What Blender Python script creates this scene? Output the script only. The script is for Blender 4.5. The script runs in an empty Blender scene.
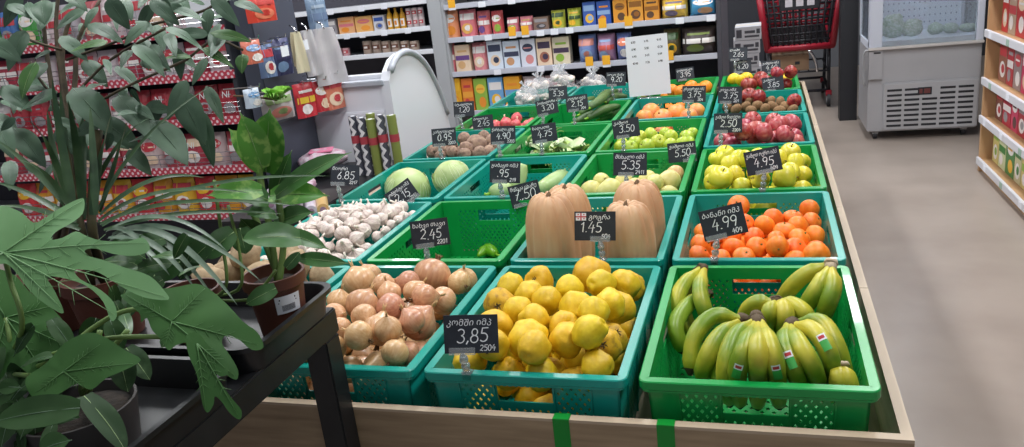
import bpy, bmesh, math, random
import numpy as np
from mathutils import Vector, Matrix, Euler, noise
SC = bpy.context.scene
COL = SC.collection
rnd = random.Random(11)
PI = math.pi

# ---------------------------------------------------------------- camera pose
F_PX = 797.995
RX, RY, RZ = 1.26280, .1123, .2878
RIM = .78                                   # height of the crate rims above the floor
CAM = Vector((1.4836, -1.2588, .7203 + RIM))
ROT = Euler((RX, RY, RZ), 'XYZ').to_matrix()
cam_d = bpy.data.cameras.new('camera')
cam = bpy.data.objects.new('camera', cam_d)
COL.objects.link(cam)
cam.location = CAM
cam.rotation_euler = (RX, RY, RZ)
cam_d.sensor_fit = 'HORIZONTAL'
cam_d.sensor_width = 36
cam_d.lens = 36 * F_PX / 1024
cam_d.clip_start = .02
SC.camera = cam

def ray(px, py):
    return ROT @ Vector(((px - 512) / F_PX, -(py - 223.5) / F_PX, -1))
def at(px, py, D):                          # a measured point at depth D
    return CAM + ray(px, py) * D
def atz(px, py, z):
    d = ray(px, py); return CAM + d * ((z - CAM.z) / d.z)
def aty(px, py, y):
    d = ray(px, py); return CAM + d * ((y - CAM.y) / d.y)
def depth(p):
    return -(ROT.transposed() @ (Vector(p) - CAM)).z

# ---------------------------------------------------------------- materials
def lin(v):
    v /= 255.
    return v / 12.92 if v <= .04045 else ((v + .055) / 1.055) ** 2.4
def rgb(r, g, b):
    return (lin(r), lin(g), lin(b), 1)

def mat(name, c, rough=.5, c2=None, scale=6, stretch=(1, 1, 1), hue=0, val=0, bump=0, bscale=40, detail=3,
        trans=0, alpha=1, metal=0, spec=.5, emit=0, lo=.35, hi=.65, sub=0, coat=0):
    m = bpy.data.materials.new(name)
    m.use_nodes = True
    nt = m.node_tree; N = nt.nodes; K = nt.links
    b = N['Principled BSDF']
    b.inputs['Base Color'].default_value = c
    b.inputs['Roughness'].default_value = rough
    b.inputs['Metallic'].default_value = metal
    b.inputs['Specular IOR Level'].default_value = spec
    b.inputs['Transmission Weight'].default_value = trans
    b.inputs['Alpha'].default_value = alpha
    if sub:
        b.inputs['Subsurface Weight'].default_value = sub
        b.inputs['Subsurface Radius'].default_value = (.02, .012, .006)
        b.inputs['Subsurface Scale'].default_value = .3
    if coat: b.inputs['Coat Weight'].default_value = coat
    if emit:
        b.inputs['Emission Color'].default_value = c
        b.inputs['Emission Strength'].default_value = emit
    tc = N.new('ShaderNodeTexCoord')
    src = None
    if c2 is not None:
        mp = N.new('ShaderNodeMapping'); mp.inputs['Scale'].default_value = stretch
        K.new(tc.outputs['Object'], mp.inputs['Vector'])
        nz = N.new('ShaderNodeTexNoise'); nz.inputs['Scale'].default_value = scale; nz.inputs['Detail'].default_value = detail
        K.new(mp.outputs[0], nz.inputs['Vector'])
        rp = N.new('ShaderNodeValToRGB')
        rp.color_ramp.elements[0].position = lo; rp.color_ramp.elements[0].color = c
        rp.color_ramp.elements[1].position = hi; rp.color_ramp.elements[1].color = c2
        K.new(nz.outputs['Fac'], rp.inputs['Fac'])
        src = rp.outputs['Color']
    if hue or val:
        oi = N.new('ShaderNodeObjectInfo')
        hs = N.new('ShaderNodeHueSaturation')
        if src is not None: K.new(src, hs.inputs['Color'])
        else: hs.inputs['Color'].default_value = c
        m1 = N.new('ShaderNodeMapRange'); m1.inputs['To Min'].default_value = .5 - hue; m1.inputs['To Max'].default_value = .5 + hue
        m2 = N.new('ShaderNodeMapRange'); m2.inputs['To Min'].default_value = 1 - val; m2.inputs['To Max'].default_value = 1 + val
        ml = N.new('ShaderNodeMath'); ml.operation = 'MULTIPLY'; ml.inputs[1].default_value = 7.31
        fr = N.new('ShaderNodeMath'); fr.operation = 'FRACT'
        K.new(oi.outputs['Random'], m1.inputs['Value'])
        K.new(oi.outputs['Random'], ml.inputs[0]); K.new(ml.outputs[0], fr.inputs[0]); K.new(fr.outputs[0], m2.inputs['Value'])
        K.new(m1.outputs[0], hs.inputs['Hue']); K.new(m2.outputs[0], hs.inputs['Value'])
        src = hs.outputs['Color']
    if src is not None: K.new(src, b.inputs['Base Color'])
    if bump:
        nb = N.new('ShaderNodeTexNoise'); nb.inputs['Scale'].default_value = bscale; nb.inputs['Detail'].default_value = 4
        K.new(tc.outputs['Object'], nb.inputs['Vector'])
        bp = N.new('ShaderNodeBump'); bp.inputs['Strength'].default_value = bump; bp.inputs['Distance'].default_value = .01
        K.new(nb.outputs['Fac'], bp.inputs['Height']); K.new(bp.outputs[0], b.inputs['Normal'])
    return m

_flat = {}
def flat(r, g, b, rough=.45):
    k = (r, g, b, rough)
    if k not in _flat:
        _flat[k] = mat('print_%02x%02x%02x' % (r, g, b), rgb(r, g, b), rough)
    return _flat[k]

# ---------------------------------------------------------------- mesh builder
class MB:
    def __init__(s):
        s.v = []; s.f = []; s.m = []; s.mi = 0
    def add(s, vs, fs):
        b = len(s.v)
        s.v += [tuple(p) for p in vs]
        for f in fs:
            s.f.append(tuple(b + i for i in f)); s.m.append(s.mi)
    def quad(s, a, b, c, d): s.add([a, b, c, d], [(0, 1, 2, 3)])
    def box(s, x0, y0, z0, x1, y1, z1, ch=0, M=None):
        if ch <= 0:
            vs = [(x0, y0, z0), (x1, y0, z0), (x1, y1, z0), (x0, y1, z0), (x0, y0, z1), (x1, y0, z1), (x1, y1, z1), (x0, y1, z1)]
            fs = [(3, 2, 1, 0), (4, 5, 6, 7), (0, 1, 5, 4), (1, 2, 6, 5), (2, 3, 7, 6), (3, 0, 4, 7)]
        else:
            bm = bmesh.new()
            bmesh.ops.create_cube(bm, size=1)
            for v in bm.verts:
                v.co = Vector((x0 + (v.co.x + .5) * (x1 - x0), y0 + (v.co.y + .5) * (y1 - y0), z0 + (v.co.z + .5) * (z1 - z0)))
            bmesh.ops.bevel(bm, geom=bm.edges[:], offset=ch, segments=2, affect='EDGES')
            bm.verts.index_update()
            vs = [tuple(v.co) for v in bm.verts]; fs = [tuple(v.index for v in f.verts) for f in bm.faces]
            bm.free()
        if M is not None: vs = [tuple(M @ Vector(v)) for v in vs]
        s.add(vs, fs)
    def tube(s, pts, rad, n=8, cap=True, flat=1):
        pts = [Vector(p) for p in pts]
        if not hasattr(rad, '__len__'): rad = [rad] * len(pts)
        t0 = (pts[1] - pts[0]).normalized()
        u = t0.orthogonal().normalized()
        vs = []; fs = []
        for i, p in enumerate(pts):
            t = (pts[min(i + 1, len(pts) - 1)] - pts[max(i - 1, 0)])
            t = t.normalized() if t.length > 1e-9 else t0
            u = (u - t * u.dot(t)).normalized(); w = t.cross(u)
            for k in range(n):
                a = 2 * PI * k / n
                vs.append(p + (u * math.cos(a) + w * math.sin(a) * flat) * rad[i])
        for i in range(len(pts) - 1):
            for k in range(n):
                fs.append((i * n + k, i * n + (k + 1) % n, (i + 1) * n + (k + 1) % n, (i + 1) * n + k))
        if cap:
            fs.append(tuple(range(n - 1, -1, -1)))
            fs.append(tuple((len(pts) - 1) * n + k for k in range(n)))
        s.add(vs, fs)
    def lathe(s, prof, n=20, c=(0, 0, 0), M=None, close=False):
        vs = []; fs = []
        for r, z in prof:
            for k in range(n):
                a = 2 * PI * k / n
                vs.append((c[0] + r * math.cos(a), c[1] + r * math.sin(a), c[2] + z))
        m = len(prof)
        for i in range(m - 1):
            for k in range(n):
                fs.append((i * n + k, i * n + (k + 1) % n, (i + 1) * n + (k + 1) % n, (i + 1) * n + k))
        if prof[0][0] > 1e-5: fs.append(tuple(range(n - 1, -1, -1)))
        if prof[-1][0] > 1e-5: fs.append(tuple((m - 1) * n + k for k in range(n)))
        if M is not None: vs = [tuple(M @ Vector(v)) for v in vs]
        s.add(vs, fs)
    def prism(s, outline, a, b, axis='x'):
        """outline: 2-D polygon extruded between a and b along axis"""
        n = len(outline)
        def P(p, t):
            return {'x': (t, p[0], p[1]), 'y': (p[0], t, p[1]), 'z': (p[0], p[1], t)}[axis]
        vs = [P(p, a) for p in outline] + [P(p, b) for p in outline]
        fs = [tuple(range(n))[::-1], tuple(range(n, 2 * n))]
        fs += [(i, (i + 1) % n, n + (i + 1) % n, n + i) for i in range(n)]
        s.add(vs, fs)
    def mesh(s, name, mats, smooth=False):
        me = bpy.data.meshes.new(name)
        me.from_pydata(s.v, [], s.f)
        for m in (mats if isinstance(mats, (list, tuple)) else [mats]): me.materials.append(m)
        me.polygons.foreach_set('material_index', s.m)
        bm = bmesh.new(); bm.from_mesh(me)
        bmesh.ops.recalc_face_normals(bm, faces=bm.faces)
        bm.to_mesh(me); bm.free()
        if smooth:
            me.polygons.foreach_set('use_smooth', [True] * len(me.polygons))
            if smooth == 'auto': me.set_sharp_from_angle(angle=math.radians(40))
        me.update()
        return me
    def build(s, name, mats, parent=None, smooth=False, loc=None):
        return link(name, s.mesh(name, mats, smooth), parent, loc)

def link(name, me, parent=None, loc=None):
    o = bpy.data.objects.new(name, me)
    COL.objects.link(o)
    if parent is not None: o.parent = parent
    if loc is not None: o.location = loc
    return o
def tag(o, label, cat, group=None, kind=None):
    o['label'] = label; o['category'] = cat
    if group: o['group'] = group
    if kind: o['kind'] = kind
    return o
def thing(name, label, cat, loc=(0, 0, 0), rot=(0, 0, 0), group=None):
    o = bpy.data.objects.new(name, None)
    COL.objects.link(o); o.location = loc; o.rotation_euler = rot
    o.empty_display_size = .05
    return tag(o, label, cat, group)
def copy_tree(o, parent=None):
    c = o.copy(); COL.objects.link(c)
    if parent is not None: c.parent = parent
    for ch in list(o.children): copy_tree(ch, c)
    return c
def struct(name, mb, m, smooth=False):
    o = mb.build(name, m, None, smooth); o['kind'] = 'structure'
    return o
def bez(p0, p1, p2, n=8):
    p0, p1, p2 = Vector(p0), Vector(p1), Vector(p2)
    return [p0 * (1 - t) ** 2 + p1 * 2 * t * (1 - t) + p2 * t * t for t in [i / n for i in range(n + 1)]]
def bez3(p0, p1, p2, p3, n=10):
    p0, p1, p2, p3 = map(Vector, (p0, p1, p2, p3))
    return [p0 * (1 - t) ** 3 + p1 * 3 * t * (1 - t) ** 2 + p2 * 3 * t * t * (1 - t) + p3 * t ** 3 for t in [i / n for i in range(n + 1)]]
def catmull(pts, n=6):
    pts = [Vector(p) for p in pts]
    P = [pts[0] * 2 - pts[1]] + pts + [pts[-1] * 2 - pts[-2]]
    out = []
    for i in range(1, len(P) - 2):
        a, b, c, d = P[i - 1], P[i], P[i + 1], P[i + 2]
        for k in range(n):
            t = k / n
            out.append(.5 * ((2 * b) + (c - a) * t + (2 * a - 5 * b + 4 * c - d) * t * t + (3 * b - a - 3 * c + d) * t ** 3))
    out.append(pts[-1])
    return out

# shared materials
M_TEAL = mat('teal_plastic', rgb(6, 142, 128), .34, c2=rgb(16, 156, 142), scale=4, spec=.5, coat=.25)
M_GREEN = mat('green_plastic', rgb(6, 142, 62), .34, c2=rgb(18, 156, 76), scale=4, spec=.5, coat=.25)
M_BLACKP = mat('black_plastic', rgb(26, 28, 31), .38, spec=.5)
M_BLACKM = mat('black_painted_metal', rgb(22, 23, 26), .42, c2=rgb(30, 31, 34), scale=20)
M_DARK = mat('dark_grey_metal', rgb(52, 55, 62), .5)
M_WHITE = mat('white_enamel', rgb(222, 224, 230), .35)
M_GREY = mat('grey_enamel', rgb(168, 170, 174), .4)
M_CHROME = mat('chrome', rgb(210, 210, 212), .18, metal=1)
M_CLEAR = mat('clear_plastic', rgb(235, 240, 242), .12, trans=.75, spec=.5)
M_PAPER = mat('white_paper', rgb(226, 228, 236), .6)
M_INK = mat('black_ink', rgb(30, 30, 36), .6)
M_CHALK = mat('chalk_white', rgb(236, 238, 240), .7)
M_BOARD = mat('chalkboard_black', rgb(30, 35, 44), .5, c2=rgb(38, 44, 54), scale=30)
# ---------------------------------------------------------------- room shell
M_FLOOR = mat('floor_vinyl', rgb(150, 138, 129), .28, c2=rgb(160, 148, 139), scale=3, spec=.35)
M_WALL = mat('wall_paint', rgb(120, 122, 128), .7)
M_DWALL = mat('dark_wall', rgb(46, 48, 54), .6)
M_CEIL = mat('ceiling_paint', rgb(206, 208, 212), .8)
mb = MB(); mb.box(-4.5, -4, -.1, 5, 9, 0); struct('floor', mb, M_FLOOR)
mb = MB(); mb.box(-4.5, -4, 3.1, 5, 9, 3.2); struct('ceiling', mb, M_CEIL)
mb = MB(); mb.box(-4.5, 8.9, 0, 5, 9, 3.1); struct('wall_back', mb, M_DWALL)
mb = MB(); mb.box(-4.6, -4, 0, -4.5, 9, 3.1); struct('wall_left', mb, M_WALL)
mb = MB(); mb.box(5, -4, 0, 5.1, 9, 3.1); struct('wall_right', mb, M_WALL)
M_LAMP = mat('lamp_diffuser', (1, .98, .95, 1), .5, emit=5)
k = 0
for x in (-2.3, .2, 2.2):
    for y in (-2.2, .4, 3.0, 5.6):
        t = thing('ceiling_light', 'long white tube light under the ceiling, %s row, %s' % ({-2.3: 'left-hand wall', .2: 'middle', 2.2: 'aisle'}[x], {-2.2: 'behind the camera', .4: 'over the front crates', 3.0: 'over the rear crates', 5.6: 'over the back of the shop'}[y]), 'light', (x, y, 3.02), group='ceiling tube lights')
        mb = MB(); mb.box(-.09, -.75, .02, .09, .75, .08, .008); mb.build('housing', M_WHITE, t)
        mb = MB(); mb.tube([(0, -.72, 0), (0, .72, 0)], .035, 12); mb.build('tube', M_LAMP, t, True)
        ld = bpy.data.lights.new('tube_lamp', 'AREA'); ld.shape = 'RECTANGLE'; ld.size = .3; ld.size_y = 1.5
        ld.energy = {-2.2: 6, .4: 38, 3.0: 50, 5.6: 48}[y] * (.5 if x < -1 and y < 1 else 1); ld.color = (.96, .98, 1)
        lo = bpy.data.objects.new('tube_lamp', ld); COL.objects.link(lo); lo.location = (x, y, 2.95)
w = bpy.data.worlds.new('fill_world'); SC.world = w; w.use_nodes = True  # added ambient fill, enters by the open camera side
w.node_tree.nodes['Background'].inputs[0].default_value = (.80, .88, 1, 1)
w.node_tree.nodes['Background'].inputs[1].default_value = .35
SC.view_settings.view_transform = 'Standard'; SC.view_settings.look = 'None'
SC.view_settings.gamma = 1; SC.view_settings.use_curve_mapping = False
SC.view_settings.exposure = .0
try: SC.cycles.use_denoising = True
except Exception: pass

# ---------------------------------------------------------------- the long produce table
M_WOOD = mat('pale_oak_board', rgb(172, 148, 118), .5, c2=rgb(138, 116, 90), scale=5, stretch=(1.2, 1.2, 14), lo=.3, hi=.75, detail=6)
M_WOODS = mat('pale_oak_side', rgb(200, 180, 160), .5, c2=rgb(178, 156, 134), scale=5, stretch=(14, 1.2, 14), lo=.3, hi=.75, detail=6)
M_EDGE = mat('pale_board_edge', rgb(186, 166, 142), .5)
M_STRAP = mat('green_tape', rgb(14, 138, 48), .35)
YE = 5 * .595 + .5634 + .03
tb = thing('produce_table', 'long wooden produce table holding the rows of green and teal crates', 'display table', (0, 0, 0))
mb = MB(); mb.box(-.03, -.035, .34, 1.705, -.017, .709); mb.mi = 1; mb.box(-.03, -.035, .709, 1.705, -.017, .715); mb.build('front_panel', [M_WOOD, M_EDGE], tb)
for a, b in ((-.017, .583), (.586, 1.20), (1.203, 2.38), (2.383, YE)):
    mb = MB(); mb.box(1.687, a, .34, 1.705, b, .709); mb.mi = 1; mb.box(1.687, a, .709, 1.705, b, .715); mb.build('side_panel', [M_WOODS, M_EDGE], tb)
mb = MB(); mb.box(-.03, -.017, .34, -.012, YE, .715); mb.build('side_panel', M_WOODS, tb)
mb = MB(); mb.box(-.012, YE - .018, .34, 1.687, YE, .715); mb.build('rear_panel', M_WOOD, tb)
mb = MB(); mb.box(-.012, -.017, .55, 1.687, YE - .018, .583); mb.build('deck', M_WOODS, tb)
for x in (.02, .83, 1.62):
    for y in (.03, 1.8, YE - .1):
        mb = MB(); mb.box(x, y, 0, x + .05, y + .05, .55, .003); mb.build('leg', M_DARK, tb)
for px in (561.5, 665.5):
    q = aty(px, 430, -.036)
    mb = MB(); mb.box(q.x - .0155, -.0365, .40, q.x + .0155, -.0155, .7165, .0005)
    o = mb.build('tape_strip', M_STRAP, tb); o['label'] = 'green tape wrapped over the board'

# ---------------------------------------------------------------- plastic crates
CW, CL, PX, QY, CH = .40, .5634, .4203, .595, .196
def lattice(mb, Pf, u0, u1, v0, v1, cell):
    nu = max(2, round((u1 - u0) / cell)); nv = max(2, round((v1 - v0) / (cell * 1.15)))
    for i in range(nu):
        for j in range(nv):
            a, b = u0 + (u1 - u0) * i / nu, u0 + (u1 - u0) * (i + 1) / nu
            c, d = v0 + (v1 - v0) * j / nv, v0 + (v1 - v0) * (j + 1) / nv
            if (i + j) % 2:
                for t in (0, 1): mb.quad(Pf(a, c, t), Pf(b, c, t), Pf(b, d, t), Pf(a, d, t))
                continue
            um, vm = (a + b) / 2, (c + d) / 2
            k = .9
            D = [(um, vm + (c - vm) * k), (um + (b - um) * k, vm), (um, vm + (d - vm) * k), (um + (a - um) * k, vm)]
            Q = [(a, c), (b, c), (b, d), (a, d)]
            for t in (0, 1):
                mb.add([Pf(*q, t) for q in Q] + [Pf(*q, t) for q in D], [(0, 1, 4), (4, 1, 5), (1, 2, 5), (5, 2, 6), (2, 3, 6), (6, 3, 7), (3, 0, 7), (7, 0, 4)])
            mb.add([Pf(*q, 0) for q in D] + [Pf(*q, 1) for q in D], [(0, 1, 5, 4), (1, 2, 6, 5), (2, 3, 7, 6), (3, 0, 4, 7)])
def solid(mb, Pf, u0, u1, v0, v1):
    p = [Pf(u, v, t) for t in (0, 1) for u, v in ((u0, v0), (u1, v0), (u1, v1), (u0, v1))]
    mb.add(p, [(0, 1, 2, 3), (7, 6, 5, 4), (0, 4, 5, 1), (1, 5, 6, 2), (2, 6, 7, 3), (3, 7, 4, 0)])
def crate_mesh():
    mb = MB()
    H = CH; it, ib, th = .014, .024, .004
    def wall(kind):
        ln = CW if kind in 'FB' else CL
        def Pf(u, v, t):                   # u: metres from the middle, v: height above crate bottom, t: 0 outside 1 inside
            ins = ib + (it - ib) * v / H + t * th
            uu = u * (1 - 2 * (ib + (it - ib) * v / H) / ln)
            if kind == 'F': return (CW / 2 + uu, ins, v - H)
            if kind == 'B': return (CW / 2 + uu, CL - ins, v - H)
            if kind == 'L': return (ins, CL / 2 + uu, v - H)
            return (CW - ins, CL / 2 + uu, v - H)
        h = ln / 2
        zt, zb = H - .028, .022
        solid(mb, Pf, -h, h, 0, zb); solid(mb, Pf, -h, h, zt, H)
        if kind in 'FB':
            for s in (-1, 1):
                a, b = sorted((s * .068, s * .14)); lattice(mb, Pf, a, b, zb, zt, .0088)
                a, b = sorted((s * .14, s * h)); solid(mb, Pf, a, b, zb, zt)
                a, b = sorted((s * .06, s * .068)); solid(mb, Pf, a, b, zb, zt)
            solid(mb, Pf, -.06, .06, zt - .052, zt - .038)          # lip under the hand hole
            lattice(mb, Pf, -.06, .06, zb, zt - .052, .0088)
            for i in range(9):                                       # notches over the hand hole
                solid(mb, lambda u, v, t: tuple(Vector(Pf(u, v, 0)) + Vector((0, (-.003 if kind == 'F' else .003) * (1 - t), 0))), -.056 + i * .0125, -.049 + i * .0125, zt - .002, zt + .012)
        else:
            for a, b in ((-.2, -.075), (-.06, .06), (.075, .2)): lattice(mb, Pf, a, b, zb, zt - (.03 if abs(a + b) < .01 else 0), .0105)
            solid(mb, Pf, -.06, .06, zt - .03, zt - .022)
            for a, b in ((-h, -.2), (-.075, -.06), (.06, .075), (.2, h)): solid(mb, Pf, a, b, zb, zt)
        for u in ((-.142, -.064, .064, .142) if kind in 'FB' else (-.2, -.068, .068, .2)):
            solid(mb, lambda a, v, t: tuple(Vector(Pf(a, v, 0)) + Vector({'F': (0, -.004, 0), 'B': (0, .004, 0), 'L': (-.004, 0, 0), 'R': (.004, 0, 0)}[kind]) * (1 - t)), u - .0015, u + .0015, 0, zt)
    for k in 'FBLR': wall(k)
    # bottom grid
    def Pb(u, v, t): return (u, v, -H + t * .004)
    for i in range(2):
        for j in range(3):
            a, b = .03 + i * .173, .03 + i * .173 + .165; c, d = .03 + j * .17, .03 + j * .17 + .163
            lattice(mb, Pb, a, b, c, d, .0118)
    for (a, b, c, d) in ((ib, .03, ib, CL - ib), (CW - .032, CW - ib, ib, CL - ib), (.195, .203, .03, CL - .03), (.03, CW - .03, ib, .03), (.03, CW - .03, .193, .2), (.03, CW - .03, .363, .37), (.03, CW - .03, CL - .031, CL - ib)):
        solid(mb, Pb, a, b, c, d)
    # rim: flat rounded frame with a hanging skirt
    def ring(ins, r, z, n=5):
        out = []
        for cx, cy, a0 in ((CW - ins - r, CL - ins - r, 0), (ins + r, CL - ins - r, 90), (ins + r, ins + r, 180), (CW - ins - r, ins + r, 270)):
            for i in range(n + 1):
                a = math.radians(a0 + 90 * i / n); out.append((cx + r * math.cos(a), cy + r * math.sin(a), z))
        return out
    rings = [ring(.0155, .008, -.012), ring(.0155, .008, -.0015), ring(.014, .009, 0), ring(.002, .016, 0), ring(0, .018, -.002), ring(0, .018, -.016), ring(.003, .017, -.019), ring(.003, .017, -.023), ring(.015, .01, -.025)]
    n = len(rings[0])
    vs = [p for r in rings for p in r]; fs = []
    for i in range(len(rings) - 1):
        for k in range(n): fs.append((i * n + k, i * n + (k + 1) % n, (i + 1) * n + (k + 1) % n, (i + 1) * n + k))
    mb.add(vs, fs)
    return mb
crate_me = {'teal': crate_mesh().mesh('crate_teal', M_TEAL), 'green': crate_mesh().mesh('crate_green', M_GREEN)}
CRATES = {
    'A1': ('teal', 'teal crate of potatoes behind the black plant stand'), 'B1': ('teal', 'teal crate heaped with brown onions'),
    'C1': ('teal', 'teal crate heaped with yellow quinces'), 'D1': ('green', 'green crate holding the banana hands'),
    'A2': ('teal', 'teal crate filled with garlic bulbs'), 'B2': ('green', 'nearly empty green crate with two green peppers on its floor'),
    'C2': ('teal', 'teal crate holding the tall ribbed pumpkins'), 'D2': ('teal', 'teal crate full of orange mandarins'),
    'A3': ('teal', 'teal crate holding two pale cabbages'), 'B3': ('teal', 'teal crate with a few marrows between cabbages and pears'),
    'C3': ('green', 'green crate of pale yellow pears behind the pumpkins'), 'D3': ('green', 'green crate heaped with yellow apples'),
    'A4': ('teal', 'teal crate of brown beetroots beside the white freezer'), 'B4': ('green', 'green crate with leafy lettuce and leeks'),
    'C4': ('green', 'green crate of small yellow-green apples'), 'D4': ('teal', 'teal crate of rosy red apples'),
    'A5': ('green', 'green crate with a few red radishes'), 'B5': ('green', 'green crate of dark green cucumbers'),
    'C5': ('teal', 'teal crate of large grapefruits'), 'D5': ('teal', 'teal crate of brown kiwis under dark red apples'),
    'A6': ('teal', 'teal crate with clear bags before the cereal shelf'), 'B6': ('teal', 'teal crate of wrapped white mushrooms'),
    'C6': ('green', 'green crate of oranges beside the white price sheet'), 'D6': ('green', 'green crate of lemons and red apples'),
}
def corig(code):
    return Vector(('ABCD'.index(code[0]) * PX, (int(code[1]) - 1) * QY, RIM))
for code, (colr, lab) in CRATES.items():
    o = link('plastic_crate', crate_me[colr], None, corig(code))
    tag(o, lab, 'crate', 'produce crates on the table')
# ---------------------------------------------------------------- produce prototypes (unit diameter)
def globe(name, m, sc=(1, 1, 1), lump=0, freq=2, top=(0, .3), bot=(0, .3), neck=0, ribs=0, ramp=0, narrow=0, seed=0, nu=22, nv=15, m2=None, rsharp=1, barrel=0):
    vs = []; fs = []
    off = Vector((seed * 3.7, seed * 1.9, seed * 5.1))
    for j in range(nv + 1):
        th = PI * j / nv
        for i in range(nu):
            ph = 2 * PI * i / nu
            d = Vector((math.sin(th) * math.cos(ph), math.sin(th) * math.sin(ph), math.cos(th)))
            r = .5 * (1 + (lump * noise.noise(d * freq + off) if lump else 0))
            r *= 1 - top[0] * math.exp(-(th / top[1]) ** 2) - bot[0] * math.exp(-((PI - th) / bot[1]) ** 2)
            if ribs: r *= 1 - ramp * (1 - abs(math.sin(ph * ribs / 2)) ** (.7 * rsharp)) * max(0, math.sin(th)) ** .6
            if barrel:
                s_ = abs(math.sin(th)); r *= (s_ ** barrel + abs(math.cos(th)) ** barrel) ** (-1 / barrel)
            p = d * r
            if neck: p.z += neck * math.exp(-(th / .28) ** 2); 
            if narrow: q = 1 - narrow * max(0, p.z) * 2; p.x *= q; p.y *= q
            vs.append((p.x * sc[0], p.y * sc[1], p.z * sc[2]))
    for j in range(nv):
        for i in range(nu):
            fs.append((j * nu + i, j * nu + (i + 1) % nu, (j + 1) * nu + (i + 1) % nu, (j + 1) * nu + i))
    mb = MB(); mb.add(vs, fs)
    return mb.mesh(name, [m], True)

M_STEM = mat('brown_stem', rgb(92, 74, 50), .8)
M_CALYX = mat('dark_calyx', rgb(84, 68, 38), .8)
M_TUFT = mat('dry_tuft', rgb(196, 160, 112), .8)
M_ROOT = mat('onion_root', rgb(120, 92, 62), .9)

def stem_me(name, h=.14, r=.035, z=.47, m=None, bend=.05, flare=1.5):
    mb = MB(); mb.tube([(0, 0, z - .06), (bend * .2, 0, z + h * .4), (bend, 0, z + h)], [r * flare, r, r * 1.15], 7)
    return mb.mesh(name, m or M_STEM, True)
def calyx_me(name, z=-.47, r=.07, m=None, n=5):
    mb = MB()
    for k in range(n):
        a = 2 * PI * k / n
        mb.tube([(0, 0, z + .03), (r * .7 * math.cos(a), r * .7 * math.sin(a), z - .02), (r * 1.3 * math.cos(a + .3), r * 1.3 * math.sin(a + .3), z - .05)], [.035, .028, .006], 5)
    return mb.mesh(name, m or M_CALYX, True)
def tuft_me(name, z=.62, h=.25, n=7, r=.05, m=None, seed=1):
    q = random.Random(seed); mb = MB()
    for k in range(n):
        a = q.uniform(0, 2 * PI); s = q.uniform(.3, 1) * r
        mb.tube([(s * .5 * math.cos(a), s * .5 * math.sin(a), z - .1), (s * math.cos(a), s * math.sin(a), z + h * .4), (s * 1.9 * math.cos(a + .4), s * 1.9 * math.sin(a + .4), z + h * q.uniform(.6, 1))], [.035, .022, .006], 5)
    return mb.mesh(name, m or M_TUFT, True)

PROTO = {}
def proto(kind, name, bodies, kids): PROTO[kind] = (name, bodies, kids)
M_QUINCE = mat('quince_skin', rgb(212, 170, 14), .5, c2=rgb(228, 190, 36), scale=5, hue=.012, val=.07, bump=.08, bscale=14)
M_QUINCEB = mat('quince_blotched', rgb(214, 168, 26), .55, c2=rgb(150, 108, 40), scale=5, lo=.48, hi=.72, val=.05, bump=.1, bscale=14)
qb = [globe('quince', M_QUINCE, (1, 1, .98 + .06 * s), .16, 1.6, (.16, .35), (.14, .3), narrow=.14 + .05 * s, seed=s) for s in range(4)]
proto('quince', 'quince', qb, [('blossom_end', calyx_me('quince_calyx', -.40, .06))])
proto('quince_spotted', 'quince', [globe('quince', M_QUINCEB, (1, 1, .95), .18, 1.6, (.16, .35), (.14, .3), narrow=.2, seed=9)], [('blossom_end', calyx_me('quince_calyx', -.40, .09))])
M_ONION = mat('onion_skin', rgb(200, 150, 102), .36, c2=rgb(222, 184, 140), scale=3.2, stretch=(4, 4, .6), hue=.01, val=.09, lo=.3, hi=.7, coat=.1)
M_ONIONR = mat('onion_skin_rosy', rgb(186, 126, 96), .36, c2=rgb(212, 162, 126), scale=3.2, stretch=(4, 4, .6), hue=.01, val=.10, lo=.3, hi=.7, coat=.1)
kid_on = [('root_tuft', tuft_me('onion_roots', 0, .1, 9, .07, M_ROOT, 3))]
kid_on[0][1].transform(Matrix.Translation((0, 0, -.49)) @ Matrix.Rotation(PI, 4, 'X'))
nk = ('dry_neck', tuft_me('onion_neck', .6, .2, 6, .04, M_TUFT, 5))
proto('onion', 'onion', [globe('onion', M_ONION, (1, 1, .92), .05, 1.5, (0, .3), (.05, .3), neck=.14, seed=s) for s in range(3)], [nk] + kid_on)
proto('onion_rosy', 'onion', [globe('onion', M_ONIONR, (1, 1, .9), .05, 1.5, (0, .3), (.05, .3), neck=.16, seed=s + 5) for s in range(2)], [nk] + kid_on)
M_MAND = mat('mandarin_peel', rgb(238, 112, 20), .42, c2=rgb(246, 136, 40), scale=4, hue=.008, val=.05, bump=.12, bscale=45)
proto('mandarin', 'mandarin', [globe('mandarin', M_MAND, (1.05, 1.05, .86), .05, 1.6, (.12, .3), (.1, .25), seed=s) for s in range(3)], [('stem_button', calyx_me('mandarin_button', .40, .035, mat('green_button', rgb(110, 104, 44), .8)))])
for n_, m_ in ():
    pass
M_GRAPE = mat('grapefruit_peel', rgb(236, 158, 66), .42, c2=rgb(238, 136, 90), scale=2.4, val=.05, bump=.08, bscale=50)
proto('grapefruit', 'grapefruit', [globe('grapefruit', M_GRAPE, (1, 1, .95), .04, 1.6, (.08, .3), (.06, .3), seed=s) for s in range(2)], [('stem_button', calyx_me('grapefruit_button', .45, .03))])
M_ORNG = mat('orange_peel', rgb(240, 134, 30), .42, val=.05, bump=.1, bscale=50, c2=rgb(246, 150, 46))
proto('orange', 'orange', [globe('orange', M_ORNG, (1, 1, .98), .03, 1.6, (.05, .25), (.04, .25), seed=s) for s in range(2)], [('stem_button', calyx_me('orange_button', .47, .03))])
M_YAP = mat('yellow_apple_skin', rgb(206, 196, 44), .36, c2=rgb(222, 208, 72), scale=3, hue=.015, val=.06)
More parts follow.
